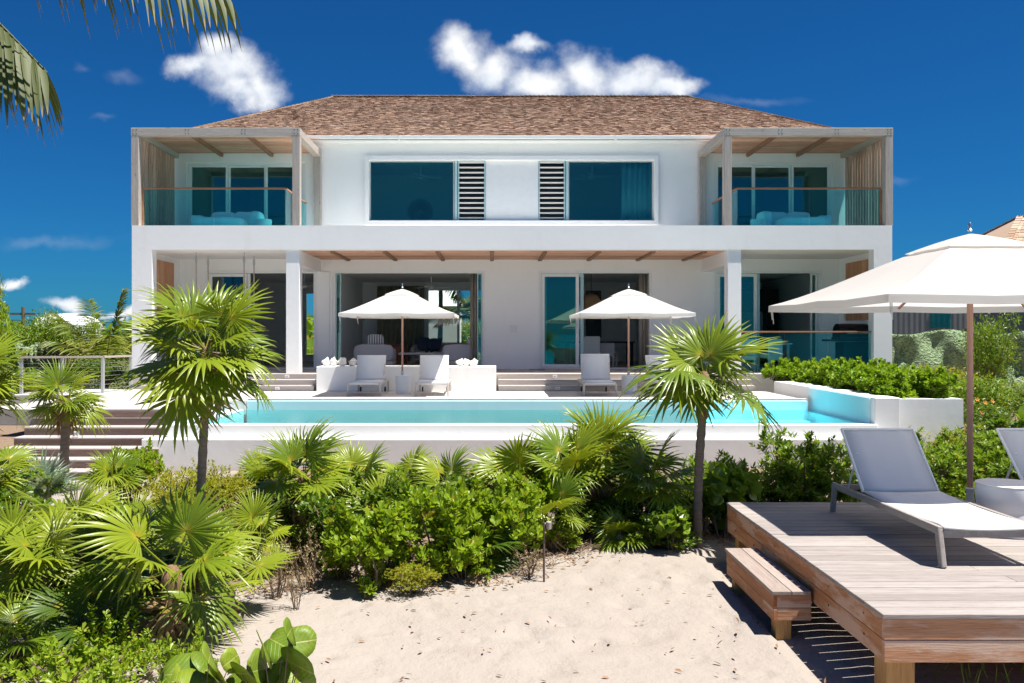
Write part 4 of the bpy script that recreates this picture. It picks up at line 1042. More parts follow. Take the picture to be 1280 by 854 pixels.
cushion('dark blue cushion at the right end of the long sofa', -0.35, 28.5, 0.66, 'cushion_blue', 0.46, -0.3, -0.3)
t_ = thing('coffee_table', 'low pale coffee table between the living room sofas', 'table', (-2.1, 26.3, 0))
b = MB(); b.box(-0.75, 0.75, -0.4, 0.4, 0.36, 0.42); b.build('table_top', M['sofa_white'], t_, bevel=0.01)
for sx in (-1, 1):
    for sy in (-1, 1): b = MB(); b.box(sx * .68 - .03, sx * .68 + .03, sy * .34 - .03, sy * .34 + .03, 0, 0.359); b.build('leg', M['red_wood'], t_)
for i, (x, lab) in enumerate(((-2.0, 'left dark bottle on the coffee table'), (-1.85, 'right dark bottle on the coffee table'))):
    b = MB(); b.lathe([(0.03, 0), (0.045, 0.03), (0.045, 0.14), (0.02, 0.2), (0.016, 0.28)], n=14); o = b.build('bottle', M['black_metal'], smooth=True); o.location = (x, 26.1, 0.42); tag(o, lab, 'bottle', 'bottles on the coffee table')
t_ = thing('side_cabinet', 'reddish wood side cabinet behind the left sofa', 'cabinet', (-2.75, 26.9, 0)); b = MB(); b.box(-0.9, 0.05, -0.3, 0.3, 0.05, 0.62); b.build('cabinet_body', M['red_wood'], t_, bevel=0.01)
b = MB(); b.box(-0.95, 0.10, -0.33, 0.33, 0.622, 0.66); b.build('cabinet_top', M['red_wood'], t_, bevel=0.005)
def fan(label, x, y, z):
    t_ = thing('ceiling_fan', label, 'ceiling fan', (x, y, z))
    b = MB(); b.tube([(0, 0, -0.02), (0, 0, -0.28)], 0.016, 8); b.build('rod', M['white_metal'], t_)
    b = MB(); b.lathe([(0.03, -0.44), (0.10, -0.42), (0.11, -0.34), (0.05, -0.28)], n=18); b.build('motor', M['white_metal'], t_, smooth=True)
    for k in range(3):
        a = 2 * math.pi * k / 3 + 0.35; d_ = Vector((math.cos(a), math.sin(a), 0)); b = MB(); b.bar(d_ * 0.09 + Vector((0, 0, -0.36)), d_ * 0.68 + Vector((0, 0, -0.36)), 0.13, 0.012); b.build('blade', M['white_metal'], t_)
    return t_
fan('white ceiling fan in the living room', -1.95, 27.4, 2.85); fan('white ceiling fan in the room behind the left porch', -5.85, 26.6, 2.85)
fan('white ceiling fan behind the left upper window', -2.2, 26.4, 6.2); fan('white ceiling fan behind the right upper window', 3.1, 26.4, 6.2)
def picture(label, x, y, z, wd, ht, mat='art_print', frame='black_metal', axis='y'):
    t_ = thing('framed_picture', label, 'picture', (x, y, z), 0 if axis == 'y' else R(90))
    b = frame_mb(-wd / 2, wd / 2, -ht / 2, ht / 2, -0.03, 0.0, 0.03); b.build('picture_frame', M[frame], t_)
    b = MB(); b.box(-wd / 2 + .03, wd / 2 - .03, -0.012, -0.004, -ht / 2 + .03, ht / 2 - .03); b.build('picture_print', M[mat], t_); return t_
picture('dark framed picture on the left living room wall', -4.655, 25.6, 1.55, 1.0, 1.05, axis='x')
for i, px in enumerate((452, 468)):
    b = MB(); b.box(-.08, .08, -.03, 0, -.06, .06); o = b.build('wall_switch', M['pale_aluminium'], bevel=0.004); o.location = (px2x(px, 30.4) + 0.0, 30.72, 1.55); tag(o, ['left', 'right'][i] + ' small control panel on the living room back wall', 'switch', 'wall controls')
# round woven wall piece and paddle behind the left upper window
t_ = thing('woven_wall_basket', 'round woven basket hung on the wall behind the left upper window', 'wall decoration', (-2.35, 27.96, 5.0))
b = MB()
for k in range(40):
    a = 2 * math.pi * k / 40; b.bar((0.06 * math.cos(a), -0.03, 0.06 * math.sin(a)), (0.42 * math.cos(a), -0.02, 0.42 * math.sin(a)), 0.03, 0.012, (0, 1, 0))
b.build('reed_fan', M['basket'], t_)
# dining room
t_ = thing('pendant_lamp', 'woven orange pendant lamp hanging in the dining room', 'lamp', (px2x(739, 26.5), 26.5, 2.85))
b = MB(); b.tube([(0, 0, 0), (0, 0, -0.62)], 0.01, 6); b.build('cable', M['black_metal'], t_)
b = MB(); b.lathe([(0.07, -0.62), (0.20, -0.68), (0.30, -0.85), (0.31, -1.05), (0.22, -1.30), (0.14, -1.36)], n=24, cap=False); o = b.build('lamp_shade', M['basket'], t_, smooth=True); o.modifiers.new('thickness', 'SOLIDIFY').thickness = 0.012
def block_chair(name, label, x, y, rz, wd, ht, mat, group=None):
    t_ = thing(name, label, 'chair', (x, y, 0), rz, group)
    soft(t_, 'seat', mat, (0, 0, 0.42), (wd, wd, 0.14), 2, 0.4); b = MB(); b.box(-wd / 2, wd / 2, wd / 2 - 0.07, wd / 2, 0.30, ht); b.build('backrest', M[mat], t_, bevel=0.03)
    for sx in (-1, 1):
        for sy in (-1, 1): b = MB(); b.box(sx * (wd / 2 - .04) - .022, sx * (wd / 2 - .04) + .022, sy * (wd / 2 - .04) - .022, sy * (wd / 2 - .04) + .022, 0, 0.36); b.build('leg', M['beige_metal'], t_)
    return t_
block_chair('dining_chair', 'white upholstered chair left in the dining room opening', px2x(738, 25.6), 25.6, R(180), 0.52, 0.92, 'sofa_white')
block_chair('dining_chair', 'pale low chair with dark back right in the dining room opening', px2x(759, 25.9), 25.9, R(160), 0.55, 0.72, 'sofa_grey')
t_ = thing('dining_table', 'dark dining table behind the dining room chairs', 'table', (3.4, 27.3, 0)); b = MB(); b.box(-1.1, 1.1, -.5, .5, .70, .75); b.build('table_top', M['dark_wood'], t_, bevel=0.01)
for sx in (-1, 1):
    for sy in (-1, 1): b = MB(); b.box(sx * 1.0 - .04, sx * 1.0 + .04, sy * .42 - .04, sy * .42 + .04, 0, .699); b.build('leg', M['dark_wood'], t_)
picture('tall dark picture on the dining room back wall', px2x(742, 30.7), 30.74, 1.7, 0.55, 1.7)
# kitchen behind the right porch
t_ = thing('kitchen_cabinets', 'dark kitchen cabinet wall with a pale niche behind the right porch', 'cabinet', (0, 0, 0))
b = MB(); b.wall(5.45, 9.6, 0.0, 2.5, 28.6, 29.1, [(7.9, 9.2, 0.95, 1.75)]); b.build('cabinet_body', M['dark_kitchen'], t_); b = MB(); b.box(7.9, 9.2, 29.0, 29.09, 0.95, 1.75); b.build('niche_panel', M['screen_grey'], t_)
# right porch: dining furniture and barbecue
for i, (px, lab) in enumerate(((936, 'wicker chair left of the table on the right porch'), (962, 'wicker chair right of the table on the right porch'))):
    block_chair('wicker_chair', lab, px2x(px, 22.6), 22.6, R(150 if i == 0 else 205), 0.48, 0.86, 'wicker', 'wicker chairs on the right porch')
t_ = thing('porch_table', 'pale dining table on the right porch behind the glass', 'table', (px2x(952, 23.3), 23.3, 0)); b = MB(); b.box(-.7, .7, -.4, .4, .70, .74); b.build('table_top', M['wicker'], t_, bevel=.01)
for sx in (-1, 1):
    for sy in (-1, 1): b = MB(); b.box(sx * .6 - .03, sx * .6 + .03, sy * .34 - .03, sy * .34 + .03, 0, .699); b.build('leg', M['beige_metal'], t_)
t_ = thing('barbecue_grill', 'black barbecue grill with domed lid on the right porch', 'barbecue', (px2x(1066, 22.4), 22.4, 0))
b = MB(); b.box(-.36, .36, -.26, .26, .1, .78); b.build('cart', M['black_metal'], t_, bevel=.01)
b = MB(); vs = []; n = 10
for i in range(n + 1):
    a = math.pi * i / n; vs += [(-.42, -.30 * math.cos(a), .9 + .36 * math.sin(a) ** .7), (.42, -.30 * math.cos(a), .9 + .36 * math.sin(a) ** .7)]
b.add(vs, [(2 * i, 2 * i + 1, 2 * i + 3, 2 * i + 2) for i in range(n)] + [tuple(range(0, 2 * n + 2, 2))[::-1], tuple(range(1, 2 * n + 2, 2))]); b.box(-.44, .44, -.31, .31, .79, .898); b.build('lid', M['black_metal'], t_, smooth=True, sharp=35)
b = MB(); b.tube([(-.3, -.36, 1.0), (.3, -.36, 1.0)], .015, 8); b.build('handle', M['steel'], t_)
b = MB(); b.box(-.72, -.445, -.25, .25, .80, .85); b.box(.445, .72, -.25, .25, .80, .85); b.build('side_shelf', M['black_metal'], t_)
for sx in (-1, 1):
    b = MB(); q = MB(); q.lathe([(.02, -.02), (.10, -.02), (.10, .02), (.02, .02)], n=16); b.add([(v[2] + sx * .33, v[1] + .1, v[0] + .1) for v in q.v], q.f); b.build('wheel', M['rubber'], t_)
# swing bed on the left porch
t_ = thing('hanging_daybed', 'daybed hung on four ropes from the left porch ceiling', 'daybed', (-7.05, 22.6, 0))
b = MB(); b.box(-.78, .78, -.55, .55, .38, .46); b.build('platform', M['cedar_slat'], t_, bevel=.01)
soft(t_, 'mattress', 'sofa_white', (0, 0, .54), (1.5, 1.05, .16), 4, .2); soft(t_, 'back_cushion', 'sofa_grey', (0, .42, .78), (1.4, .2, .4), 6, .5)
for sx in (-1, 1):
    for sy in (-1, 1):
        b = MB(); b.tube([(sx * .62, sy * .46, .42), (sx * .62, sy * .46, 3.02)], .017, 8); r_ = b.build('rope', M['rope'], t_, smooth=True)
        b = MB(); b.tube([(sx * .62, sy * .46, 2.86), (sx * .62, sy * .46, 2.98)], .034, 8); b.tube([(sx * .62, sy * .46, 2.98), (sx * .62, sy * .46, 3.098)], .012, 6); b.build('hook', M['steel'], r_)
# flat dark piece on the porch floor by the dining room sill
b = MB(); b.box(-.22, .22, -.10, .10, 0, .012); o = b.build('dark_floor_piece', M['dark_cloth'], bevel=.004); o.location = (1.25, 23.7, .002); tag(o, 'small flat dark piece on the porch floor left of the dining room doors', 'bag')
# ================================================================== PLANTS
def np_mesh(name, V, F, mat, attr=None, smooth=False):
    """mesh from arrays of vertices and faces of equal size"""
    V = np.asarray(V, dtype=np.float32); F = np.asarray(F, dtype=np.int32); k = F.shape[1]
    me = bpy.data.meshes.new(name); me.vertices.add(len(V)); me.vertices.foreach_set('co', V.ravel())
    me.loops.add(F.size); me.loops.foreach_set('vertex_index', F.ravel())
    me.polygons.add(len(F)); me.polygons.foreach_set('loop_start', np.arange(0, F.size, k, dtype=np.int32)); 
    if smooth: me.polygons.foreach_set('use_smooth', np.ones(len(F), dtype=bool))
    me.update(calc_edges=True); me.validate()
    if attr is not None:
        a = me.attributes.new('rad', 'FLOAT', 'POINT'); a.data.foreach_set('value', np.asarray(attr, dtype=np.float32))
    me.materials.append(M[mat]); return me

def fan_frond(seed, mat, nseg=36, spread=152, joined=0.46, droop=0.22, petiole=0.75, gaps=0.0, fold=0.05):
    """one fan palm leaf of radius 1, hub at the origin, pointing along +x, upper side +z"""
    r_ = random.Random(seed); V = []; F = []; A = []
    ang = [R(-spread + 2 * spread * k / (nseg - 1)) for k in range(nseg)]; da = ang[1] - ang[0]
    st = [0.02, 0.22, joined, 0.62, 0.80, 0.93, 1.0]
    for k, a in enumerate(ang):
        if r_.random() < gaps: continue
        L = (0.80 + 0.20 * math.cos(a * 0.62)) * r_.uniform(0.92, 1.06); a += r_.uniform(-0.3, 0.3) * da * 0.5; tw = r_.uniform(-0.10, 0.10)
        dr = droop * r_.uniform(0.6, 1.5); bend = r_.uniform(-0.05, 0.05); tipd = r_.uniform(0.2, 1.1) if r_.random() < 0.35 else 0.08
        b0 = len(V)
        for r in st:
            rr = r * L; w_ = rr * math.tan(da / 2) * 1.10 if r <= joined else joined * L * math.tan(da / 2) * (1 - ((r - joined) / (1 - joined)) ** 1.7) * 1.08
            aa = a + bend * r * r; ca, sa = math.cos(aa), math.sin(aa)
            z = -dr * r ** 2.2 - tipd * max(0, r - 0.62) ** 1.6 + 0.10 * r * (1 - abs(math.cos(a / 2)))
            z += 0.06 * math.cos(a * 1.3) * r + fold * r * abs(math.sin(a)) ** 1.5
            for s_ in (-1, 0, 1):
                V.append((rr * ca - s_ * w_ * sa, rr * sa + s_ * w_ * ca, z + (0.0 if s_ == 0 else -0.55 * w_ + s_ * tw * w_))); A.append(r)
        for i in range(len(st) - 1):
            for s_ in range(2): F.append((b0 + i * 3 + s_, b0 + i * 3 + s_ + 1, b0 + i * 3 + s_ + 4, b0 + i * 3 + s_ + 3))
    b = MB(); pts = [(-petiole * (1 - t_), 0, -0.10 * petiole * 4 * t_ * (1 - t_) * 0.3 - 0.012) for t_ in (0, .33, .66, 1.0)] + [(0.12, 0, -0.012)]
    b.tube(pts, [0.022, 0.017, 0.014, 0.012, 0.004], 5, cap=False); b0 = len(V); V += b.v; A += [0.16] * len(b.v); F += [tuple(i + b0 for i in f) for f in b.f]
    return np_mesh('frond', V, F, mat, A)
FR = {'green': [fan_frond(k, 'fan_leaf', nseg=30 + 3 * (k % 3), spread=(152, 138, 160, 122, 155, 130, 146, 112)[k], droop=(0.14, 0.3, 0.22, 0.42, 0.18, 0.5, 0.26, 0.34)[k], fold=(0.05, 0.25, 0.1, 0.45, -0.05, 0.32, 0.15, 0.6)[k], gaps=(0, 0.03, 0, 0.06, 0, 0.05, 0.02, 0.08)[k]) for k in range(8)],
      'dark': [fan_frond(20 + k, 'fan_leaf_dark', droop=0.3) for k in range(3)],
      'silver': [fan_frond(30 + k, 'fan_leaf_silver', nseg=24, joined=0.30, droop=0.05, petiole=0.5) for k in range(2)],
      'dead': [fan_frond(40 + k, 'fan_leaf_dead', nseg=22, spread=110, droop=0.7, gaps=0.25) for k in range(2)]}

def frond_matrix(c, az, el, R_, petiole, roll, face=None):
    """leaf that leaves the crown centre c in direction (az, el); its hub sits a petiole away"""
    d = Vector((math.cos(el) * math.cos(az), math.cos(el) * math.sin(az), math.sin(el)))
    hub = Vector(c) + d * petiole * R_
    up = Vector((0, 0, 1)) if face is None else Vector(face)
    bl = d
    n = up - bl * up.dot(bl)
    if n.length < 0.15: n = Vector((-math.cos(az), -math.sin(az), 0.2)); n -= bl * n.dot(bl)
    n.normalize(); s_ = n.cross(bl)
    m = Matrix((bl * R_, s_ * R_, n * R_)).transposed().to_4x4(); m.translation = hub
    return m @ Matrix.Rotation(roll, 4, 'X')

def fan_palm(label, x, y, crown, R_, n, seed, trunk=(0.06, 0.045), lean=(0.0, 0.0), fronds=None, dead=0, mat='green', fibre=0.0, elev=(-38, 78), petiole=0.75, group=None, gz=None, face_cam=0.35):
    r_ = random.Random(seed); gz = ground_h(x, y) if gz is None else gz
    p = thing('fan_palm', label, 'palm', (x, y, gz), 0, group)
    top = Vector((lean[0], lean[1], crown - gz))
    # trunk with leaf-base rings
    b = MB(); pts = []; rad = []; k = max(6, int((crown - gz) / 0.06))
    for i in range(k + 1):
        t_ = i / k; pts.append(Vector((lean[0] * t_ ** 1.5 + 0.012 * math.sin(5 * t_ + seed), lean[1] * t_ ** 1.5, -0.12 + (crown - gz + 0.12) * t_)))
        rad.append((trunk[0] * (1 - t_) + trunk[1] * t_) * (1.0 + (0.07 if i % 2 else -0.05) + 0.05 * r_.random()) * (1.25 if t_ < 0.06 else 1.0))
    b.tube(pts, rad, 12); b.build('trunk', M['palm_bark'], p, smooth=True, sharp=None)
    if fibre:
        b = MB(); z0 = max(0.02, crown - gz - fibre)
        q = []; rr = []
        for i in range(9):
            t_ = i / 8; zz = z0 + (crown - gz + 0.03 - z0) * t_; tt = zz / (crown - gz); q.append((lean[0] * tt ** 1.5, lean[1] * tt ** 1.5, zz)); rr.append(trunk[1] * (1.5 + 0.35 * math.sin(3.0 * t_)) * (0.7 if i == 0 else (0.45 if i == 8 else 1.0)) * r_.uniform(0.9, 1.1))
        b.tube(q, rr, 11)
        for i in range(14):
            a = r_.uniform(0, 6.28); zz = r_.uniform(z0, crown - gz); tt = zz / (crown - gz); cx_, cy_ = lean[0] * tt ** 1.5, lean[1] * tt ** 1.5; rad_ = trunk[1] * 1.5
            b.bar((cx_ + rad_ * 0.7 * math.cos(a), cy_ + rad_ * 0.7 * math.sin(a), zz), (cx_ + rad_ * 2.3 * math.cos(a), cy_ + rad_ * 2.3 * math.sin(a), zz + r_.uniform(0.03, 0.12)), 0.02, 0.007)
        b.build('fibre_sheath', M['palm_fibre'], p, smooth=True, sharp=40)
    specs = fronds
    if specs is None:
        specs = []
        for i in range(n):
            f = (i + 0.5) / n; el = R(elev[1] + (elev[0] - elev[1]) * f ** 0.8 + r_.uniform(-10, 10)); az = i * 2.39996 + r_.uniform(-0.3, 0.3) + seed
            specs.append((az, el, r_.uniform(0.82, 1.08), petiole * r_.uniform(0.75, 1.15)))
    fam = FR[mat]
    for i, (az, el, sc_, pe) in enumerate(specs):
        face = Vector((0.15 * math.cos(az), 0.15 * math.sin(az) - face_cam * (1 if math.sin(az) < 0.35 else 0.2), 1.0))
        m_ = frond_matrix(top, az, el, R_ * sc_, pe, r_.uniform(-0.25, 0.25), face)
        child('frond', fam[r_.randrange(len(fam))], p, mat4=m_)
    for i in range(dead):
        az = r_.uniform(0, 6.28); m_ = frond_matrix(top - Vector((0, 0, 0.08)), az, R(-72 + 12 * r_.random()), R_ * 0.75, petiole * 0.8, r_.uniform(-0.4, 0.4)); child('dead_frond', FR['dead'][i % 2], p, mat4=m_)
    return p

def pal(px, by): return on_ground(px, by)
D = R
def toward(dx, dz, back=0.0):
    """azimuth and elevation of a frond that points dx right, dz up in the picture, back away from the camera"""
    v = Vector((dx, back, dz)).normalized(); return math.atan2(v.y, v.x), math.asin(v.z)
def crown_z(py, Y): return EYE - (py - CY) * Y / FPX

# the two palms that stand free in front of the house
x, y = pal(250, 780)
fan_palm('tall fan palm with a full round crown in front of the left porch', x, y, crown_z(438, y), 0.41, 25, 3, (0.040, 0.031), lean=(0.045, 0.0), dead=4, fibre=0.40, elev=(-48, 74), petiole=0.85)
x, y = pal(872, 684)
fan_palm('slender fan palm with a sparse crown left of the beach deck', x, y, crown_z(468, y), 0.69, 0, 9, (0.052, 0.042), lean=(0.085, 0.05), fibre=0.52, dead=0,
  fronds=[(*toward(-1, 0.10, -0.3), 1.0, .42), (*toward(-1, -0.35, -0.1), .9, .45), (*toward(-.8, .75, .1), .8, .40), (*toward(-.15, 1, .25), .72, .42), (*toward(.35, 1, .1), .80, .40), (*toward(.95, .6, -.1), .95, .42),
          (*toward(.95, -.55, -.1), .92, .68), (*toward(-.5, -.85, -.5), .62, .5), (*toward(.25, -.5, -.9), .55, .5), (*toward(.3, .2, 1), .7, .45), (*toward(1, .05, .6), .7, .45)])
# left group
x, y = pal(215, 806)
fan_palm('short fan palm with a stout hairy trunk at the lower left sand edge', x, y, crown_z(712, y), 0.45, 0, 4, (0.050, 0.042), fibre=0.5,
  fronds=[(*toward(-.55, .75, -.4), 1.1, .75), (*toward(.9, .35, -.7), .95, 1.0), (*toward(.35, 1, .1), .95, .7), (*toward(.9, .55, .4), 1.0, .6), (*toward(-1, .15, -.3), .9, .8), (*toward(-.2, .5, -1), .8, .9), (*toward(.1, -.1, .9), .9, .9), (*toward(.8, -.6, -.2), 1.0, .7), (*toward(-.9, -.35, .3), .85, .7)], dead=2)
lg = [  # px, base py, crown py, leaf radius, count, seed, label
    (60, 790, 706, .36, 10, 12, 'broad fan palm at the left edge just behind the low green ground cover'),
    (150, 775, 700, .35, 9, 15, 'leaning fan palm between the broad left palm and the stout short palm'),
    (-12, 800, 735, .38, 9, 18, 'fan palm half cut off by the lower left edge of the photo'),
    (20, 838, 800, .26, 8, 21, 'small young fan palm low at the lower left corner'),
    (118, 815, 772, .30, 8, 24, 'dark low fan palm beneath the leaning left palm'),
    (288, 772, 728, .33, 7, 27, 'fan palm with drooping fronds just right of the tall palm trunk'),
    (25, 725, 690, .35, 9, 29, 'fan palm with upright fronds behind the broad left palm'),
    (200, 722, 690, .36, 8, 31, 'yellow green fan palm left of the tall palm trunk')]
for (px, by, cy_, Rr, n, sd, lab) in lg:
    x, y = pal(px, by); fan_palm(lab, x, y, crown_z(cy_, y), Rr, n, sd, (0.05, 0.045), elev=(-20, 70), petiole=0.75, mat='dark' if 'dark' in lab else 'green', dead=1)
for (px, by, cy_, Rr, n, sd, lab) in ((95, 742, 668, .40, 9, 81, 'yellow green fan palm between the broad left palm and the yellow shrubs'), (250, 735, 695, .36, 8, 83, 'fan palm in front of the tall palm trunk'), (325, 712, 672, .30, 7, 85, 'small fan palm right of the tall palm trunk, before the dark shrub')):
    x, y = pal(px, by); fan_palm(lab, x, y, crown_z(cy_, y), Rr, n, sd, (0.045, 0.04), elev=(-15, 72), petiole=0.75, dead=1)
x, y = pal(81, 612)
fan_palm('slim fan palm standing before the timber steps at left', x, y, crown_z(500, y), 0.46, 11, 35, (0.07, 0.06), fibre=0.4, elev=(-42, 80), petiole=0.55, dead=2)
x, y = pal(-30, 700)
fan_palm('tall fan palm reaching in from the left edge of the photo', x, y, crown_z(478, y), 0.44, 14, 37, (0.06, 0.05), fibre=0.5, elev=(-50, 65), petiole=0.55, dead=3)
x, y = pal(-25, 690)
fan_palm('lower fan palm with long drooping fronds at the left edge', x - 0.1, y + 0.4, crown_z(600, y), 0.38, 9, 39, (0.06, 0.05), elev=(-30, 50), petiole=0.7)
x, y = pal(58, 640)
fan_palm('silvery blue fan palm at the foot of the timber steps', x, y, crown_z(612, y), 0.42, 9, 41, (0.05, 0.05), mat='silver', elev=(10, 80), petiole=0.45)
x, y = pal(140, 640)
fan_palm('small dark fan palm right of the timber steps', x, y, crown_z(596, y), 0.34, 10, 43, (0.05, 0.05), elev=(-20, 80), petiole=0.6)
x, y = pal(388, 690)
fan_palm('fan palm on a thin brown trunk left of the middle shrubs', x, y, crown_z(596, y), 0.46, 10, 45, (0.042, 0.035), lean=(-0.08, 0), fibre=0.4, elev=(-25, 80), petiole=0.55, dead=2)
for (px, by, cy_, Rr, n, sd, lab) in (
    (450, 652, 602, .38, 9, 47, 'fan palm with upright fronds before the pool wall, leftmost of the middle palms'),
    (512, 648, 600, .36, 9, 49, 'fan palm poking above the middle shrubs'),
    (562, 655, 610, .38, 9, 51, 'pale fan palm with a flat round leaf above the middle shrubs'),
    (480, 690, 640, .36, 9, 53, 'fan palm low among the broad leaved middle shrubs'),
    (648, 672, 600, .44, 10, 55, 'fan palm with arching fronds left of the big middle palm'),
    (714, 676, 590, .44, 10, 57, 'fan palm with bright yellow leaf centres beside the big middle palm'),
    (812, 674, 600, .42, 10, 59, 'fan palm right of the big middle palm, before the slender palm'),
    (600, 712, 690, .36, 9, 61, 'dark fan palm drooping at the sand edge left of the path light'),
    (690, 690, 640, .34, 7, 63, 'small fan palm with a dead brown skirt behind the path light'),
    (775, 686, 668, .26, 7, 65, 'tiny seedling fan palm at the sand edge right of the path light')):
    x, y = pal(px, by); fan_palm(lab, x, y, crown_z(cy_, y), Rr, n, sd, (0.045, 0.04), elev=(-28, 78), petiole=0.6, mat='dark' if lab.startswith('dark') else 'green', dead=3 if 'dead' in lab else 1)
x, y = pal(752, 664)
fan_palm('big fan palm with a hairy brown trunk in the middle of the shrubs', x, y, crown_z(572, y), 0.52, 14, 67, (0.055, 0.05), fibre=0.75, elev=(-30, 78), petiole=0.55, dead=3)
for (px, by, cy_, Rr, n, sd, lab) in ((165, 700, 662, .34, 8, 71, 'fan palm half buried in the yellow green shrubs at left'), (330, 640, 600, .34, 8, 73, 'small fan palm between the yellow green shrubs and the pool wall')):
    x, y = pal(px, by); fan_palm(lab, x, y, crown_z(cy_, y), Rr, n, sd, (0.04, 0.04), elev=(-20, 80), petiole=0.6)

# ------------------------------------------------------------------ leafy shrubs
def leaf_template(kind):
    if kind == 'obovate': v = [(0, 0, 0), (.45, -.17, .02), (.78, -.25, .01), (1.0, 0, -.05), (.78, .25, .01), (.45, .17, .02), (.55, 0, -.05)]
    elif kind == 'lance': v = [(0, 0, 0), (.3, -.16, .02), (.65, -.15, .01), (1.0, 0, -.06), (.65, .15, .01), (.3, .16, .02), (.5, 0, -.04)]
    else:
        v = [(0, 0, 0), (.12, -.38, .02), (.5, -.54, .03), (.9, -.30, 0), (1.0, 0, -.04), (.9, .30, 0), (.5, .54, .03), (.12, .38, .02), (.5, 0, -.03)]
    v = np.array(v, dtype=np.float32); c = len(v) - 1
    f = np.array([(i, (i + 1) % c, c) for i in range(c)], dtype=np.int32); return v, f
TEMPL = {k: leaf_template(k) for k in ('obovate', 'lance', 'round')}
def leaves_mesh(name, pos, axis, nrm, size, kind, mat):
    """many leaves: each starts at pos, runs along axis, its upper side faces nrm"""
    v, f = TEMPL[kind]; pos, axis, nrm = (np.asarray(a, dtype=np.float32) for a in (pos, axis, nrm)); size = np.asarray(size, dtype=np.float32)[:, None]
    axis /= np.linalg.norm(axis, axis=1, keepdims=True); nrm = nrm - axis * (nrm * axis).sum(1, keepdims=True); nrm /= np.linalg.norm(nrm, axis=1, keepdims=True) + 1e-6
    side = np.cross(nrm, axis)
    V = pos[:, None] + (axis[:, None] * v[None, :, 0:1] + side[:, None] * v[None, :, 1:2] + nrm[:, None] * v[None, :, 2:3]) * size[:, None]
    F = f[None] + (np.arange(len(pos)) * len(v))[:, None, None]
    return np_mesh(name, V.reshape(-1, 3), F.reshape(-1, 3), mat, smooth=True)

def shrub_parts(seed, w_, d_, h_, mat, leaf, kind='obovate', ros=260, per=8, open_=0.55, lumps=10, spikes=0, spread=1.0):
    """foliage of rosettes on an uneven cloud of lumps plus the stems below; returns the two meshes"""
    q = np.random.RandomState(seed); C = []
    for i in range(lumps):
        a = q.uniform(0, 6.28); r = math.sqrt(q.uniform(0, 1)) * 0.36; zz = q.uniform(0.17, 0.80) * (1 - 0.5 * r)
        C.append((math.cos(a) * r * w_, math.sin(a) * r * d_, zz * h_, q.uniform(0.16, 0.27)))
    C = np.array(C); k = q.randint(0, lumps, ros); u = q.normal(size=(ros, 3)); u /= np.linalg.norm(u, axis=1, keepdims=True); u[:, 2] = np.where(u[:, 2] < -0.35, -u[:, 2], u[:, 2])
    rad = (q.uniform(0.45, 1.12, ros) ** 0.6)[:, None]
    P_ = C[k, :3] + u * rad * C[k, 3:4] * np.array([w_, d_, h_]) * np.array([1, 1, 0.95])
    if spikes:
        s_ = q.randint(0, ros, spikes); P2 = []; U2 = []
        for j in s_:
            base = P_[j] * np.array([1, 1, 0]) + np.array([0, 0, max(P_[j][2], h_ * 0.65)]); L = q.uniform(0.10, 0.30); n_ = int(L / 0.035)
            for m_ in range(n_): P2.append(base + np.array([q.normal() * .012, q.normal() * .012, m_ * 0.035])); U2.append((q.normal() * .2, q.normal() * .2, 1))
        P_ = np.vstack([P_, P2]); u = np.vstack([u, U2])
    P_[:, 2] = np.maximum(P_[:, 2], 0.02); ros = len(P_)
    ax = u * 0.75 + np.array([0, 0, 0.75]) + q.normal(size=(ros, 3)) * 0.25; ax /= np.linalg.norm(ax, axis=1, keepdims=True)
    ref = np.where(np.abs(ax[:, 2:3]) > 0.9, np.array([[1.0, 0, 0]]), np.array([[0, 0, 1.0]])); t1 = np.cross(ax, ref); t1 /= np.linalg.norm(t1, axis=1, keepdims=True); t2 = np.cross(ax, t1)
    n_ = ros * per; i = np.repeat(np.arange(ros), per); ph = q.uniform(0, 6.28, ros)[i] + np.tile(np.arange(per) * 2.4, ros); th = open_ * (0.45 + 1.1 * np.tile(np.arange(per) / per, ros)) * 1.25 + q.normal(size=n_) * 0.15
    out_ = t1[i] * np.cos(ph)[:, None] + t2[i] * np.sin(ph)[:, None]
    A_ = ax[i] * np.cos(th)[:, None] + out_ * np.sin(th)[:, None]; N_ = ax[i] * np.sin(th)[:, None] - out_ * np.cos(th)[:, None] + q.normal(size=(n_, 3)) * 0.2
    S_ = leaf * q.uniform(0.65, 1.15, n_); pos = P_[i] - ax[i] * (np.tile(np.arange(per) / per, ros)[:, None] * leaf * 0.5)
    fol = leaves_mesh('foliage', pos, A_, N_, S_, kind, mat)
    b = MB()
    for c in C:
        s0 = Vector((c[0] * 0.25, c[1] * 0.25, -0.06)); e_ = Vector(c[:3]); mid = s0.lerp(e_, 0.5) + Vector((q.normal() * .03, q.normal() * .03, 0.03)); b.tube([s0, mid, e_, e_ + Vector((q.normal() * .05, q.normal() * .05, c[3] * h_ * 0.7))], [0.013, 0.010, 0.007, 0.003], 5)
        for j in range(4):
            v = q.normal(size=3); v[2] = abs(v[2]); v = Vector(v).normalized() * c[3] * h_ * 0.8; b.tube([mid.lerp(e_, 0.6), e_ + v * 0.9], [0.006, 0.002], 4)
    st = b.mesh('stem'); st.materials.append(M['twig_bark']); return fol, st
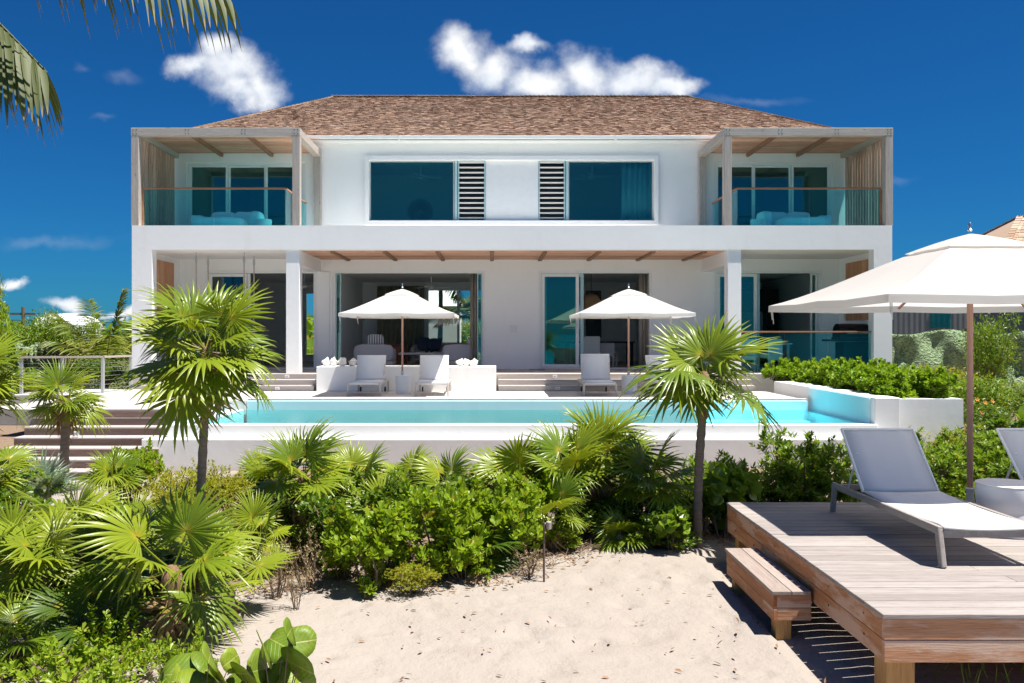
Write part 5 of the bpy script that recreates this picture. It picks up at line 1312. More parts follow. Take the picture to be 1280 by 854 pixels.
KINDS = {  # seed, width, depth, height, material, leaf length ...
    'bright': [shrub_parts(100 + k, 1.05, .9, .85, 'bright_leaf', .085, 'obovate', 330, 9, .62, 11, 4) for k in range(3)],
    'dark': [shrub_parts(110 + k, 1.0, .9, .9, 'dark_leaf', .075, 'obovate', 300, 9, .7, 10, 3) for k in range(3)],
    'mid': [shrub_parts(120 + k, 1.0, .9, 1.0, 'mid_leaf', .07, 'lance', 360, 8, .75, 11, 12) for k in range(4)],
    'yellow': [shrub_parts(130 + k, 1.1, .9, .75, 'yellow_leaf', .035, 'lance', 900, 8, .8, 12, 25) for k in range(2)],
    'hedge': [shrub_parts(140 + k, .85, .8, .75, 'hedge_leaf', .095, 'obovate', 300, 9, .55, 10, 10) for k in range(3)],
    'grape': [shrub_parts(150 + k, .9, .8, .75, 'grape_leaf', .13, 'round', 150, 4, .9, 9, 0) for k in range(2)],
    'cover': [shrub_parts(160 + k, .95, .8, .26, 'bright_leaf', .055, 'obovate', 95, 7, .8, 11, 4) for k in range(3)],
    'dry': [shrub_parts(170 + k, .8, .6, .55, 'dry_leaf', .035, 'lance', 130, 5, .9, 9, 4) for k in range(2)],
    'sprig': [shrub_parts(180 + k, .3, .3, .22, 'bright_leaf', .07, 'obovate', 26, 7, .8, 4, 0) for k in range(2)]}
count = {}
def shrub(kind, label, x, y, sx=1.0, sz=1.0, rz=0.0, group=None, gz=None, cat='shrub'):
    k = count.get(kind, 0); count[kind] = k + 1; fol, st = KINDS[kind][k % len(KINDS[kind])]
    t_ = thing({'cover': 'ground_cover_plant', 'grape': 'sea_grape_shrub', 'hedge': 'hedge_shrub', 'dry': 'dry_shrub'}.get(kind, 'leafy_shrub'), label, cat, (x, y, ground_h(x, y) if gz is None else gz), rz + 1.3 * k, group)
    t_.scale = (sx, sx, sz); child('foliage', fol, t_); child('stem', st, t_); return t_
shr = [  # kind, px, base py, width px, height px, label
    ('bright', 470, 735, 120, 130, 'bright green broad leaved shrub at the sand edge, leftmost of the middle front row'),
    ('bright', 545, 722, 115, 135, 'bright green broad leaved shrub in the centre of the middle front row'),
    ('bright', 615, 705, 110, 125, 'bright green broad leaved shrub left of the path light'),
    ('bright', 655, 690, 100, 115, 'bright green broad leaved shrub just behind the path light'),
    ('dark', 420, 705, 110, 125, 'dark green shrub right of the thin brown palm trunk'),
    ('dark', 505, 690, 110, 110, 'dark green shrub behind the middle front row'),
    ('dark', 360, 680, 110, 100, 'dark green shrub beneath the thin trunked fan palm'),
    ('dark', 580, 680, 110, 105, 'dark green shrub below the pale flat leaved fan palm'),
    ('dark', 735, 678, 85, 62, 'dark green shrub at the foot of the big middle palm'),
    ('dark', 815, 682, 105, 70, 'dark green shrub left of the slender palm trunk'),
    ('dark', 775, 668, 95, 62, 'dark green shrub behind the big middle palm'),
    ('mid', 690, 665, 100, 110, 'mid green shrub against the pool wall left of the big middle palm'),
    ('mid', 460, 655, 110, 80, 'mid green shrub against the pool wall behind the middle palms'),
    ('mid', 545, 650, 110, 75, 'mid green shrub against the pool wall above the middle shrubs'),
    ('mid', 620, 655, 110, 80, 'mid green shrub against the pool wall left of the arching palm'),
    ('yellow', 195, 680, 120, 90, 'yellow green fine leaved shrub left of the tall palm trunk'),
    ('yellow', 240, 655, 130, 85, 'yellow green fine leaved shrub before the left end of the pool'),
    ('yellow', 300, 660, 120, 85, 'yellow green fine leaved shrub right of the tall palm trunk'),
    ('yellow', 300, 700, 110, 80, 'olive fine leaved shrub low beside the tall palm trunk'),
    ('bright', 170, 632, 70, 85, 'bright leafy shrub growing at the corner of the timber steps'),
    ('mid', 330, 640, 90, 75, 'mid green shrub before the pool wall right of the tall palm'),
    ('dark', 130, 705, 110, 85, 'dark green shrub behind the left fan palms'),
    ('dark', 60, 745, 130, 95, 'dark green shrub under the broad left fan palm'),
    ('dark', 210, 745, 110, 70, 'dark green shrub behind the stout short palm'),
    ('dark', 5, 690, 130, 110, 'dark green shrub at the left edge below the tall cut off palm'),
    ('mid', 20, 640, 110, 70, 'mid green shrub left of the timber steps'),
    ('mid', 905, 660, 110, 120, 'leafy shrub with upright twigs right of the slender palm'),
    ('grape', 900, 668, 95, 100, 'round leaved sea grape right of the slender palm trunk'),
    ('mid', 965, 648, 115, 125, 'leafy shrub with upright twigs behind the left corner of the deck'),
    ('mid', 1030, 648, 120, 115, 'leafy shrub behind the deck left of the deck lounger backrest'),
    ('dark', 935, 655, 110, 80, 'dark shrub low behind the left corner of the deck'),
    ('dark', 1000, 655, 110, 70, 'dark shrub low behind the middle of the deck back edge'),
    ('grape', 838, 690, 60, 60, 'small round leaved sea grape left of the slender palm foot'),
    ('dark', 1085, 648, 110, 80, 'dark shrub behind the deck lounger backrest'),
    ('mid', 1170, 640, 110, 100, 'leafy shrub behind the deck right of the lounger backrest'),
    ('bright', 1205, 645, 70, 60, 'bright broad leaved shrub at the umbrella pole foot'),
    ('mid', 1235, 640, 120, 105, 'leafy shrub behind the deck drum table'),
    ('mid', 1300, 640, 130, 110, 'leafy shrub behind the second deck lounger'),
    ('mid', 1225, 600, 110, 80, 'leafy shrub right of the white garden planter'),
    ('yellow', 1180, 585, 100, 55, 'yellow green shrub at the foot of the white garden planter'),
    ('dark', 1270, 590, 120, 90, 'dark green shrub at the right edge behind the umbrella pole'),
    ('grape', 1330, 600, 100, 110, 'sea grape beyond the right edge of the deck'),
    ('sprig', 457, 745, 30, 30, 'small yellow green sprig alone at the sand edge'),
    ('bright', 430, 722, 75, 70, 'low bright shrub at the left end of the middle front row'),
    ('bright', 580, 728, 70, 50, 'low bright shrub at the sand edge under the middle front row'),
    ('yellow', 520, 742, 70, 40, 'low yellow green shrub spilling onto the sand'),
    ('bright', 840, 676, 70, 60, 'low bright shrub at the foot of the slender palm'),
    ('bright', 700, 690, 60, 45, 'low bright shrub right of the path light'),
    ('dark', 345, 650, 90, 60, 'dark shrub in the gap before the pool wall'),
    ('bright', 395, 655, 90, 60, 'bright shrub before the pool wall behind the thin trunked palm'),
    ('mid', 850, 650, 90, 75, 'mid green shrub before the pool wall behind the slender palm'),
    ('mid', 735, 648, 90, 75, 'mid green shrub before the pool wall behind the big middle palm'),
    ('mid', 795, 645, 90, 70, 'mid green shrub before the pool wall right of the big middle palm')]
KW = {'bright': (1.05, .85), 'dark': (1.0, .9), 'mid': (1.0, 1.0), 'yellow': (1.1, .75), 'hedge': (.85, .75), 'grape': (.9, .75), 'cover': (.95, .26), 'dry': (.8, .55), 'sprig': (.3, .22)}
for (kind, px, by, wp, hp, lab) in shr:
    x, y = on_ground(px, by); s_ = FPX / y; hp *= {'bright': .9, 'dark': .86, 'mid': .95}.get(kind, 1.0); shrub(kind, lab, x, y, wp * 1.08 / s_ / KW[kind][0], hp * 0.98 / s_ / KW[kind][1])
# low creeping plants and the big round leaves close to the camera
for (px, by, wp, hp, lab) in ((20, 850, 150, 34, 'low creeping plant in the lower left corner'), (95, 838, 140, 36, 'low creeping plant below the broad left palm'), (165, 845, 130, 32, 'low creeping plant in front of the stout short palm'), (60, 875, 190, 40, 'low creeping plant cut by the bottom edge at left'), (150, 880, 160, 36, 'low creeping plant cut by the bottom edge below the stout palm'), (225, 862, 110, 40, 'low creeping plant beside the round sea grape leaves')):
    x, y = on_ground(px, by); s_ = FPX / y; shrub('cover', lab, x, y, wp / s_ / .95, hp / s_ / .26 * 1.2)
def big_grape(label, px, by, leaves, Y):
    """a low sea grape sprig: each leaf is a separate part"""
    x = (px - CX) * Y / FPX; gz = ground_h(x, Y); t_ = thing('sea_grape_sprig', label, 'plant', (x, Y, gz)); b = MB()
    for i, (lx, ly, r, tilt, rz) in enumerate(leaves):
        Yl = Y + 0.12 * math.sin(i * 1.7); c = at(lx, ly, Yl) - Vector((x, Y, gz)); rr = r * Yl / FPX
        q = MB(); vs = [(0, 0, 0.0)]; fs = []; n = 22
        for ring, f in ((1, .5), (2, 1.0)):
            for k in range(n):
                a = 2 * math.pi * k / n; notch = 1 - 0.16 * math.exp(-((a - math.pi) / 0.35) ** 2); wob_ = 1 + 0.035 * math.sin(3 * a + i) + 0.02 * math.sin(7 * a + 2 * i)
                vs.append((f * notch * wob_ * math.cos(a), f * 1.08 * notch * wob_ * math.sin(a), 0.05 * f * f * abs(math.sin(a)) + 0.06 * f * f * math.sin(2 * a + i)))
        fs = [(0, 1 + k, 1 + (k + 1) % n) for k in range(n)] + [(1 + k, 1 + n + k, 1 + n + (k + 1) % n, 1 + (k + 1) % n) for k in range(n)]
        q.add([(v[0] * rr, v[1] * rr, v[2] * rr) for v in vs], fs); o = q.build('round_leaf', M['grape_big_leaf'], t_, smooth=True, sharp=None); o.location = c; o.rotation_euler = (tilt, 0.25 * math.sin(i * 2.1), rz)
        o.modifiers.new('thickness', 'SOLIDIFY').thickness = 0.002
        b.tube([Vector((0.1 * math.sin(i), 0, -0.02)), Vector((c.x * 0.6, c.y * 0.5, c.z * 0.45)), c + Vector((0, 0, -0.01))], [0.006, 0.004, 0.0025], 5)
    b.build('stem', M['twig_bark'], t_); return t_
big_grape('sea grape sprig with big round leaves at the bottom, left of the open sand', 345, 880, [(377, 802, 19, 1.0, .4), (352, 806, 25, .6, -.5), (373, 833, 31, 1.1, 2.6), (330, 812, 24, 1.2, 1.9), (322, 838, 24, 1.3, 1.2), (350, 853, 24, .8, .3), (362, 790, 17, 1.2, 1.6), (303, 842, 20, 1.0, 2.4), (338, 858, 22, .9, -1.1)], 5.1)
big_grape('sea grape sprig with yellow green leaves at the bottom centre left', 245, 880, [(228, 842, 26, .7, .2), (258, 838, 27, .9, 1.5), (208, 852, 22, .8, -.6), (243, 858, 25, .6, .9), (276, 848, 23, 1.0, 2.2), (288, 826, 15, 1.2, 1.1), (262, 822, 20, 1.1, 1.8), (222, 868, 24, .8, .4), (295, 862, 22, .8, -.3)], 5.0)
# hedge above the pool end wall
k = 0
for i in range(26):
    X_ = [(7.25, 8.15)][0]; yv = 15.75 + (i // 2) * 0.42; xv = (7.45 if i % 2 == 0 else 8.0) + 0.1 * math.sin(i * 2.3)
    lab = 'bright green hedge shrub in the row above the pool end wall'
    shrub('hedge', lab, xv, yv, 0.95, 0.86 + 0.1 * math.sin(i * 1.9), group='hedge shrubs above the pool end wall', gz=-0.32)
for i in range(8):
    shrub('hedge', 'bright green hedge shrub beneath the right porch glass', 6.9 + i * 0.42 if i < 5 else 8.7 + (i - 5) * .4, 20.55 + 0.15 * (i % 2), 1.0, 0.8, group='hedge shrubs beneath the right porch', gz=-0.32)

# dry brush, litter and twigs
for (px, by, wp, hp, lab) in ((345, 745, 55, 80, 'dry brown shrub standing on bare sand, left one'), (385, 735, 75, 75, 'dry brown shrub with pale leaves at the sand edge'), (370, 760, 36, 50, 'thin dead twig plant on the sand right of the palms'), (870, 672, 60, 40, 'dry scrub at the slender palm foot'), (660, 722, 60, 40, 'dry scrub left of the path light'), (320, 700, 60, 60, 'dry brown shrub behind the tall palm trunk'), (1205, 560, 60, 60, 'dry scrub behind the umbrella pole right of the planter')):
    x, y = on_ground(px, by); s_ = FPX / y; shrub('dry', lab, x, y, wp / s_ / .8, hp / s_ / .55)
q = np.random.RandomState(77); n = 5200; X_ = q.uniform(-5, 3.4, n); ed = np.interp(X_, ex, ey); Y_ = ed + np.abs(q.normal(0, 0.9, n)) - 0.25 + q.normal(0, 0.12, n); Y_[:230] = q.uniform(5.2, 9.2, 230); X_[:230] = q.uniform(-2.6, 2.3, 230)
Z_ = np.array([ground_h(a, c) for a, c in zip(X_, Y_)]) + 0.012 + 0.02 * q.rand(n); A_ = q.normal(size=(n, 3)) * np.array([1, 1, .25]); N_ = np.array([0, 0, 1.0]) + q.normal(size=(n, 3)) * .35
lo_ = bpy.data.objects.new('leaf_litter', leaves_mesh('leaf_litter', np.stack([X_, Y_, Z_], 1), A_, N_, q.uniform(.02, .07, n), 'lance', 'litter_leaf')); COL.objects.link(lo_); tag(lo_, 'brown fallen leaves scattered under the shrubs along the sand edge', 'leaf litter', kind='stuff')
b = MB(); r2 = random.Random(5)
for i in range(420):
    xx = r2.uniform(-4.5, 3.2); yv = float(np.interp(xx, ex, ey)) + abs(r2.gauss(0, .5)) - .1; z = ground_h(xx, yv); a = r2.uniform(0, 6.28); L_ = r2.uniform(.06, .35)
    b.tube([(xx, yv, z + .01), (xx + L_ * .5 * math.cos(a), yv + L_ * .5 * math.sin(a), z + r2.uniform(.02, .1)), (xx + L_ * math.cos(a + .3), yv + L_ * math.sin(a + .3), z + r2.uniform(.0, .12))], [.004, .003, .0015], 4)
tag(b.build('fallen_twigs', M['twig_bark']), 'thin dry twigs lying under the shrubs', 'twigs', kind='stuff')
# weeds beneath the deck front
b = MB()
for i in range(70):
    xx = r2.uniform(2.9, 4.6); yv = r2.uniform(5.5, 6.2); z = ground_h(xx, yv); a = r2.uniform(0, 6.28); h_ = r2.uniform(.05, .2)
    b.add([(xx - .006, yv, z), (xx + .006, yv, z), (xx + .05 * math.cos(a), yv + .05 * math.sin(a), z + h_)], [(0, 1, 2)])
tag(b.build('grass_weeds', M['hedge_leaf']), 'thin green weeds on the sand under the deck front', 'weeds', kind='stuff')
# flowers near the planter
for i, (px, py) in enumerate(((1221, 500), (1231, 504), (1240, 502), (1226, 516), (1205, 612))):
    c = at(px, py, 13.6 if i < 4 else 11.2); b = MB()
    for k in range(6):
        a = k * 1.047; b.add([(0, 0, 0), (.03 * math.cos(a - .3), .03 * math.sin(a - .3), .012), (.045 * math.cos(a), .045 * math.sin(a), .02), (.03 * math.cos(a + .3), .03 * math.sin(a + .3), .012)], [(0, 1, 2, 3)])
    o = b.build('orange_flower', M['orange_petal']); o.location = c; o.rotation_euler = (.9, .2 * i, 0); tag(o, 'orange blossom in the shrubs right of the umbrella pole' if i < 4 else 'orange blossom low beside the umbrella pole foot', 'flower', 'orange blossoms by the planter' if i < 4 else None)

# ------------------------------------------------------------------ coconut palms
def pinnate(pts, leaf, nl, mat, droop=0.5, seed=0, wd=0.022, hang=0.5):
    """one feather frond along the given rachis points"""
    r_ = random.Random(seed); V = []; F = []; A = []
    pts = [Vector(p) for p in pts]; b = MB(); k = len(pts); b.tube(pts, [0.016 * (1 - 0.85 * i / (k - 1)) + 0.002 for i in range(k)], 6, cap=False)
    V += b.v; F += b.f; A += [0.3] * len(b.v)
    def pt(t_):
        f = t_ * (k - 1); i = min(int(f), k - 2); return pts[i].lerp(pts[i + 1], f - i), (pts[i + 1] - pts[i]).normalized()
    for i in range(nl):
        t_ = 0.10 + 0.90 * i / nl; p, d = pt(t_); side = d.cross(Vector((0, 0, 1)))
        if side.length < .1: side = Vector((1, 0, 0))
        side.normalize()
        for s_ in (-1, 1):
            L = leaf * (math.sin(math.pi * (0.12 + 0.83 * t_)) ** 0.6) * r_.uniform(.85, 1.1); dv = (side * s_ * (1 - .35 * t_) + d * (0.38 + 0.38 * t_) + Vector((0, 0, r_.uniform(-.25, .1) - hang * .5))).normalized()
            b0 = len(V); wv = dv.cross(Vector((0, 0, 1)))
            if wv.length < .1: wv = d.copy()
            wv = (wv.normalized() + Vector((0, 0, r_.uniform(-.9, .9)))).normalized(); ns = 6; cur = p.copy(); dirv = dv.copy()
            for j in range(ns):
                u_ = j / (ns - 1); ww = wd * (0.5 + 1.6 * u_ if u_ < .25 else 0.9 * (1 - ((u_ - .25) / .75) ** 1.6) + .02); mid = cur + Vector((0, 0, -ww * .35))
                V += [cur - wv * ww, mid, cur + wv * ww]; A += [0.3 + .72 * u_] * 3
                cur = cur + dirv * (L / (ns - 1)); dirv = (dirv + Vector((0, 0, -droop * (0.25 + u_) * r_.uniform(.6, 1.3)))).normalized()
            for j in range(ns - 1):
                for e_ in range(2): F.append((b0 + j * 3 + e_, b0 + j * 3 + e_ + 1, b0 + j * 3 + e_ + 4, b0 + j * 3 + e_ + 3))
    return np_mesh('frond', [tuple(v) for v in V], F, mat, A)
def arch(c, az, el, L, sag, n=9):
    c = Vector(c); d = Vector((math.cos(az) * math.cos(el), math.sin(az) * math.cos(el), math.sin(el))); return [c + d * L * t_ + Vector((0, 0, -sag * L * t_ * t_)) for t_ in [i / (n - 1) for i in range(n)]]
def coco_palm(label, x, y, gz, top, L, leaf, specs, mat='coco_leaf_far', trunk=.12, nl=44, wd=.03, droop=.3, custom=(), hang=.5):
    p = thing('coconut_palm', label, 'palm', (x, y, gz)); b = MB(); k = 14; pts = [(0.10 * math.sin(2.2 * i / k), 0, -.15 + (top - gz + .15) * i / k) for i in range(k + 1)]; b.tube(pts, [trunk * (1.2 - .4 * i / k) * (1.05 if i % 2 else .97) for i in range(k + 1)], 12); b.build('trunk', M['palm_bark'], p, smooth=True, sharp=None)
    c = Vector((0.10 * math.sin(2.2), 0, top - gz))
    for i, (az, el, s_, sag) in enumerate(specs): child('frond', pinnate(arch(c, R(az), R(el), L * s_, sag), leaf, nl, mat, droop, 300 + i + int(abs(x) * 10), wd), p)
    for i, pts in enumerate(custom): child('frond', pinnate([Vector(q_) - Vector((x, y, gz)) for q_ in pts], leaf, nl, mat, droop, 400 + i, wd, hang), p)
    return p
# overhead palm whose fronds hang into the top left corner
TX, TY = -4.35, 4.6
def spl(*p):
    out_ = []; p = [Vector(q_) for q_ in p]
    for i in range(13):
        t_ = i / 12; a, b_, c = p; out_.append(a * (1 - t_) ** 2 + b_ * 2 * t_ * (1 - t_) + c * t_ * t_)
    return out_
coco_palm('coconut palm standing off the left edge, its fronds hanging into the top left corner', TX, TY, GZ, 4.25, 2.4, .92, [(150, 35, 1, .5), (200, 20, 1, .6), (250, 45, 1, .5), (95, 40, 1, .5), (60, 62, .9, .4), (300, 55, .8, .5)], mat='coco_leaf', trunk=.13, nl=46, wd=.024, droop=.5, hang=1.6,
  custom=(spl((TX, TY, 4.15), (-3.2, 4.8, 3.2), (-2.50, 4.8, 2.45)), spl((TX, TY, 4.3), (-3.4, 4.6, 3.1), (-2.8, 4.6, 2.2)), spl((TX, TY, 4.45), (-3.0, 5.3, 3.95), (-1.62, 5.3, 3.10)), spl((TX, TY, 4.4), (-3.2, 4.4, 4.0), (-2.1, 4.4, 2.98))))
def far_c(px, py, Y): return at(px, py, Y)
c = far_c(130, 466, 30)
coco_palm('young coconut palm behind the terrace railing left of the house', c.x, 30, -.9, c.z + .1, 3.3, .85, [(172, 56, 1.1, .27), (40, 80, 1.05, .16), (165, 33, .9, .35), (185, 12, .8, .4), (30, 60, .9, .4), (150, 72, .95, .16), (190, 46, .9, .38), (300, 60, .8, .4)], trunk=.1, nl=60, wd=.03, droop=.26)
c = far_c(590, 395, 37)
coco_palm('coconut palm seen through the rear window of the living room', c.x, 37, -.5, c.z - .1, 2.2, .7, [(180, 40, 1, .5), (0, 30, 1, .5), (90, 60, 1, .4), (30, 70, .9, .4), (150, 65, .9, .4), (210, 20, .9, .5), (330, 20, .9, .5), (270, 60, .8, .5)], trunk=.1, nl=34, wd=.035, droop=.2)
c = far_c(548, 352, 36)
coco_palm('taller coconut palm at the top left of the rear window view', c.x, 36, -.5, c.z + .3, 2.2, .7, [(180, 30, 1, .5), (0, 10, 1, .5), (90, 60, 1, .4), (60, 30, .9, .5), (120, 65, .9, .4), (240, 0, .9, .5), (300, -10, .9, .5), (270, 50, .8, .5)], trunk=.1, nl=34, wd=.035, droop=.2)

# ------------------------------------------------------------------ far trees and scrub
def tree_meshes(seed, w_, h_, mat, leaf=.15, n=4200):
    q = np.random.RandomState(seed); lum = 15; C = []
    for i in range(lum):
        a = q.uniform(0, 6.28); r = math.sqrt(q.uniform(0, 1)) * .38; C.append((math.cos(a) * r * w_, math.sin(a) * r * w_, h_ * q.uniform(.42, .86), q.uniform(.12, .25)))
    C = np.array(C); k = q.randint(0, lum, n); u = q.normal(size=(n, 3)); u /= np.linalg.norm(u, axis=1, keepdims=True)
    P_ = C[k, :3] + u * (q.uniform(.3, 1.15, n) ** .6)[:, None] * C[k, 3:4] * np.array([w_, w_, h_ * .9]); A_ = q.normal(size=(n, 3)) + u * .6 + np.array([0, 0, -.2]); N_ = np.array([0, 0, .9]) + u * .7 + q.normal(size=(n, 3)) * .5
    fol = leaves_mesh('crown', P_, A_, N_, leaf * q.uniform(.6, 1.3, n), 'lance', mat)
    b = MB(); b.tube([(0, 0, -.2), (.04, 0, h_ * .25), (.0, .03, h_ * .5)], [.035 * h_ * .5, .028 * h_ * .5, .018 * h_ * .5], 8)
    for c in C: b.tube([(.0, .02, h_ * .32), Vector((c[0] * .5, c[1] * .5, h_ * .5)), Vector(c[:3])], [.03, .02, .008], 5)
    tr = b.mesh('trunk'); tr.materials.append(M['twig_bark']); return fol, tr
TM = {'dark': [tree_meshes(500 + k, 3.2, 3.0, 'dark_leaf') for k in range(3)], 'mid': [tree_meshes(510 + k, 3.0, 2.8, 'mid_leaf') for k in range(3)], 'light': [tree_meshes(520 + k, 2.6, 2.6, 'bright_leaf') for k in range(2)], 'yellow': [tree_meshes(530 + k, 2.6, 2.2, 'yellow_leaf', .11) for k in range(2)]}
tcount = {}
def far_tree(kind, label, px, top_py, wpx, Y, gz=None, group=None, name='tree', cat='tree'):
    k = tcount.get(kind, 0); tcount[kind] = k + 1; fol, tr = TM[kind][k % len(TM[kind])]; gz = GZ + .2 if gz is None else gz
    c = at(px, top_py, Y); W0 = {'dark': 3.2, 'mid': 3.0, 'light': 2.6, 'yellow': 2.6}[kind]; H0 = {'dark': 3.0, 'mid': 2.8, 'light': 2.6, 'yellow': 2.2}[kind]
    t_ = thing(name, label, cat, (c.x, Y, gz), 1.1 * k, group); s_ = wpx * Y / FPX / W0 * 1.1; t_.scale = (s_, s_, (c.z - gz) / H0 * 1.02); child('crown', fol, t_); child('trunk', tr, t_); return t_
for a in (('mid', 'round bushy tree on the skyline right of the utility pole', 62, 388, 60, 38), ('dark', 'dark bushy tree on the skyline left of the coconut palm', 94, 402, 60, 40), ('mid', 'bushy tree left of the utility pole on the skyline', 18, 402, 70, 36), ('light', 'bright leafy branch tree at the left edge above the skyline', -14, 356, 52, 20),
          ('dark', 'dark tree on the skyline just left of the house wall', 166, 402, 36, 40), ('yellow', 'yellow green bush beneath the coconut palm', 100, 428, 70, 34), ('dark', 'dark bush behind the railing beneath the coconut palm', 135, 446, 70, 27), ('mid', 'bush behind the railing at the left edge', 30, 462, 90, 24), ('yellow', 'olive bush behind the railing left of its corner post', 80, 466, 70, 24),
          ('mid', 'slim leafy tree right of the umbrella pole', 1238, 392, 62, 22), ('dark', 'dark bush below the slim tree right of the umbrella pole', 1262, 480, 100, 18), ('yellow', 'yellow green bush before the camouflage screen left of the pole', 1178, 462, 80, 19),
          ('mid', 'bush before the camouflage screen at the house corner', 1135, 455, 50, 22), ('mid', 'bushy green shrub behind the white planter', 1215, 470, 90, 17), ('yellow', 'yellow green bush at the right edge below the camouflage screen', 1290, 478, 100, 19), ('dark', 'dark bush right of the umbrella pole above the orange blossoms', 1250, 505, 90, 15.5)):
    far_tree(*a)
for i in range(8):
    far_tree(('mid', 'dark', 'light', 'dark')[i % 4], 'garden tree beyond the rear window of the living room', 520 + 14 * i, 398 + 6 * (i % 3), 60, 42 + i % 3, group='trees seen through the rear window')
fw = MB(); q = np.random.RandomState(9); n = 9000; X_ = q.uniform(-90, 90, n); Y_ = q.uniform(52, 110, n); Z_ = q.uniform(0, 1.0, n) ** 0.7 * (1.6 + 0.9 * np.sin(X_ * .3) + .6 * np.sin(X_ * .9 + Y_)) - .6
o = bpy.data.objects.new('far_scrub', leaves_mesh('far_scrub', np.stack([X_, Y_, Z_], 1), q.normal(size=(n, 3)), q.normal(size=(n, 3)) * .6 + np.array([0, -.2, .8]), q.uniform(.7, 1.5, n), 'obovate', 'mid_leaf')); COL.objects.link(o); tag(o, 'far green scrub along the skyline', 'scrub', kind='stuff')

# ------------------------------------------------------------------ background structures
def net(label, x0, x1, Y, z0, z1, seed, posts=4):
    t_ = thing('camouflage_screen', label, 'screen', (x0, Y, z0)); W_ = x1 - x0; nx_, nz_ = 90, 24; vs = []; q = random.Random(seed)
    for k in range(nz_ + 1):
        for i in range(nx_ + 1):
            u_, v_ = i / nx_, k / nz_; sag = .16 * math.sin(u_ * posts * math.pi) ** 2 * v_
            dy = .35 * math.sin(3 * v_ * 3.1 + 4 * math.sin(u_ * 7 + seed)) * (1 - v_ * .6) * .5 + .08 * math.sin(u_ * 60 + v_ * 9) + .05 * math.sin(u_ * 140 - v_ * 20)
            vs.append((u_ * W_, dy - .5 * (1 - v_) ** 2, v_ * (z1 - z0) - sag))
    o = MB().add(vs, [(k * (nx_ + 1) + i, k * (nx_ + 1) + i + 1, (k + 1) * (nx_ + 1) + i + 1, (k + 1) * (nx_ + 1) + i) for k in range(nz_) for i in range(nx_)]).build('net', M['camouflage_net'], t_, smooth=True, sharp=None); o.modifiers.new('thickness', 'SOLIDIFY').thickness = .01
    for i in range(posts + 1):
        b = MB(); b.tube([(W_ * i / posts, .3, -.3), (W_ * i / posts, .3, z1 - z0 + .05)], .04, 8); b.build('post', M['twig_bark'], t_)
    return t_
net('green camouflage netting hung as a screen behind the right garden', 11.2, 22, 26, -1.6, EYE + 6 * 26 / FPX, 2)
net('pale camouflage netting beyond the left terrace railing', at(20, 0, 30).x, at(76, 0, 30).x, 30, -1.2, EYE - 10 * 30 / FPX, 5, 2)
nb = thing('neighbour_house', 'neighbouring dark walled house with tan hip roof behind the large umbrella', 'house', (0, 0, 0)); Y0 = 33
xa, xb = at(1105, 0, Y0).x, at(1450, 0, Y0).x
b = MB(); b.box(xa, xb, Y0, Y0 + 8, -1, EYE + 32 * Y0 / FPX); b.build('wall', M['corrugated_sheet'], nb)
b = MB(); b.box(at(1163, 0, Y0).x, at(1188, 0, Y0).x, Y0 - .05, Y0 - .003, EYE + 8 * Y0 / FPX, EYE + 30 * Y0 / FPX); b.build('window', M['window_glass'], nb)
rx0, rx1, rz0 = xa - .8, xb + .8, EYE + 32 * Y0 / FPX; pk = at(1275, 271, 39); cxm = pk.x
b = MB(); zz0 = EYE + 60 * Y0 / FPX
b.box(xa, xb, Y0 + 0.3, Y0 + 11, rz0 + .002, zz0 - .01)
b.build('upper_wall', M['grey_wall'], nb)
ev = [(cxm - 5.2, Y0 - .4, zz0), (cxm + 8, Y0 - .4, zz0), (cxm + 8, Y0 + 11.5, zz0), (cxm - 5.2, Y0 + 11.5, zz0), (cxm, 39, pk.z), (cxm + 2.5, 39, pk.z)]
b = MB(); b.add(ev, [(0, 1, 5, 4), (2, 3, 4, 5), (1, 2, 5), (3, 0, 4), (3, 2, 1, 0)]); rf = b.build('roof', M['tan_shake'], nb)
b = MB(); r2 = random.Random(8); e0, e1, e4, e5 = (Vector(ev[i]) for i in (0, 1, 4, 5)); n = 26
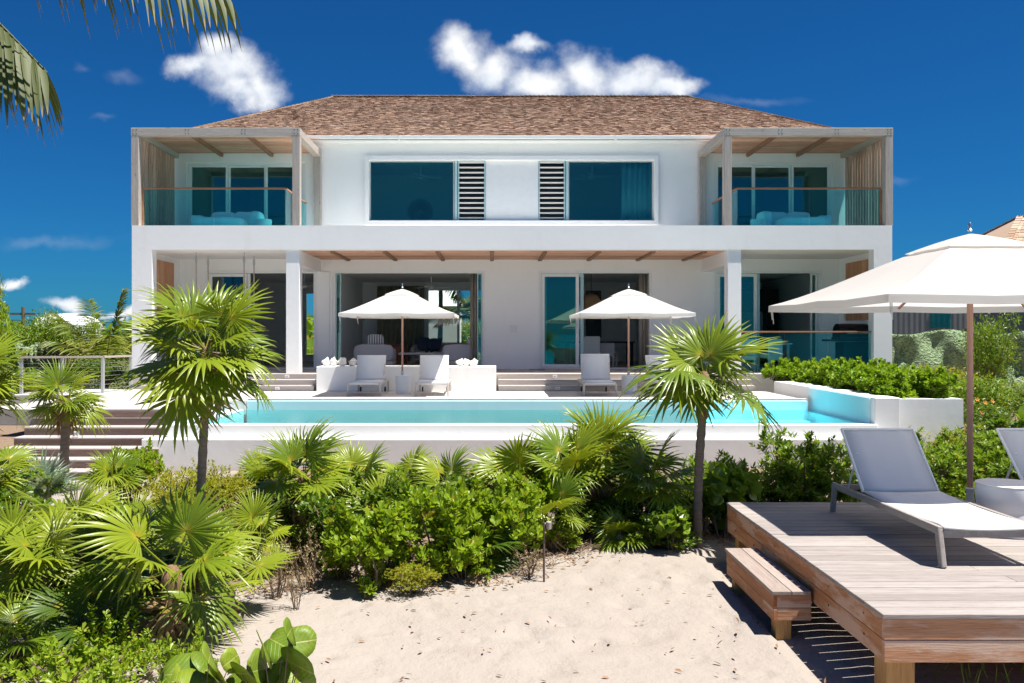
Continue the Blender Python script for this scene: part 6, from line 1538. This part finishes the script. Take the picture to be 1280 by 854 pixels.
for i in range(n):
    t0, t1 = i / n, min(1, (i + 1.5) / n); a, c = e0.lerp(e4, t0), e1.lerp(e5, t0); a2, c2 = e0.lerp(e4, t1), e1.lerp(e5, t1); L_ = (c - a).length; k = int(L_ / .3)
    for j in range(k):
        f0, f1 = (j + .04) / k, (j + .96) / k; th = r2.uniform(.02, .05); up = Vector((0, -.35, .9)); b.add([a.lerp(c, f0) + up * th, a.lerp(c, f1) + up * th, a2.lerp(c2, f1) + up * .01, a2.lerp(c2, f0) + up * .01, a.lerp(c, f0), a.lerp(c, f1)], [(0, 1, 2, 3), (4, 5, 1, 0)])
b.build('shakes', M['tan_shake'], rf)
for i0, i1 in ((0, 4), (1, 5), (3, 4), (4, 5)): b = MB(); caps(b, ev[i0], ev[i1], 24, .25); b.build('ridge_cap', M['tan_shake'], rf)
# white building behind the house, seen through the rear window
wh = thing('white_garden_building', 'white gabled outbuilding seen through the rear window', 'building', (0, 0, 0)); x0, x1 = at(520, 0, 40).x, at(575, 0, 40).x
b = MB(); b.box(x0, x1, 40, 43, -1.2, 2.3); b.add([(x0 - .1, 39.9, 2.302), (x1 + .1, 39.9, 2.302), (x1 + .1, 43.1, 2.302), (x0 - .1, 43.1, 2.302), (x0 + .2, 41.5, 3.3), (x1 - .2, 41.5, 3.3)], [(0, 1, 5, 4), (2, 3, 4, 5), (1, 2, 5), (3, 0, 4), (3, 2, 1, 0)]); b.build('wall', M['white_stucco'], wh)
# pale dome and utility pole on the left skyline
b = MB(); c = at(85, 406, 70); vs = []; n = 20; b.lathe([(2.6, -2.5), (2.6, 0.0), (2.2, .45), (1.5, .75), (.7, .9), (.05, .95)], (0, 0, 0), 28); o = b.build('pale_dome', M['tent_white'], smooth=True, sharp=40); o.location = c; tag(o, 'pale dome shaped roof beyond the trees on the left skyline', 'building')
up = thing('utility_pole', 'thin wooden utility pole on the left skyline', 'pole', (at(29, 0, 60).x, 60, GZ)); tz = EYE + 34 * 60 / FPX - GZ
b = MB(); b.tube([(0, 0, 0), (0, 0, tz)], .11, 8); b.build('pole', M['twig_bark'], up); b = MB(); b.bar((-.9, 0, tz - .5), (.9, 0, tz - .5), .1, .1); b.build('crossarm', M['twig_bark'], up)
b = MB()
for dz in (0, -.5): b.tube([(-30, 0, tz - .45 + dz), (0, 0, tz - .42 + dz), (12, 1, tz - .75 + dz), (26, 2, tz - .5 + dz)], .018, 4)
b.build('power_line', M['black_metal'], up)
bpy.context.view_layer.update()
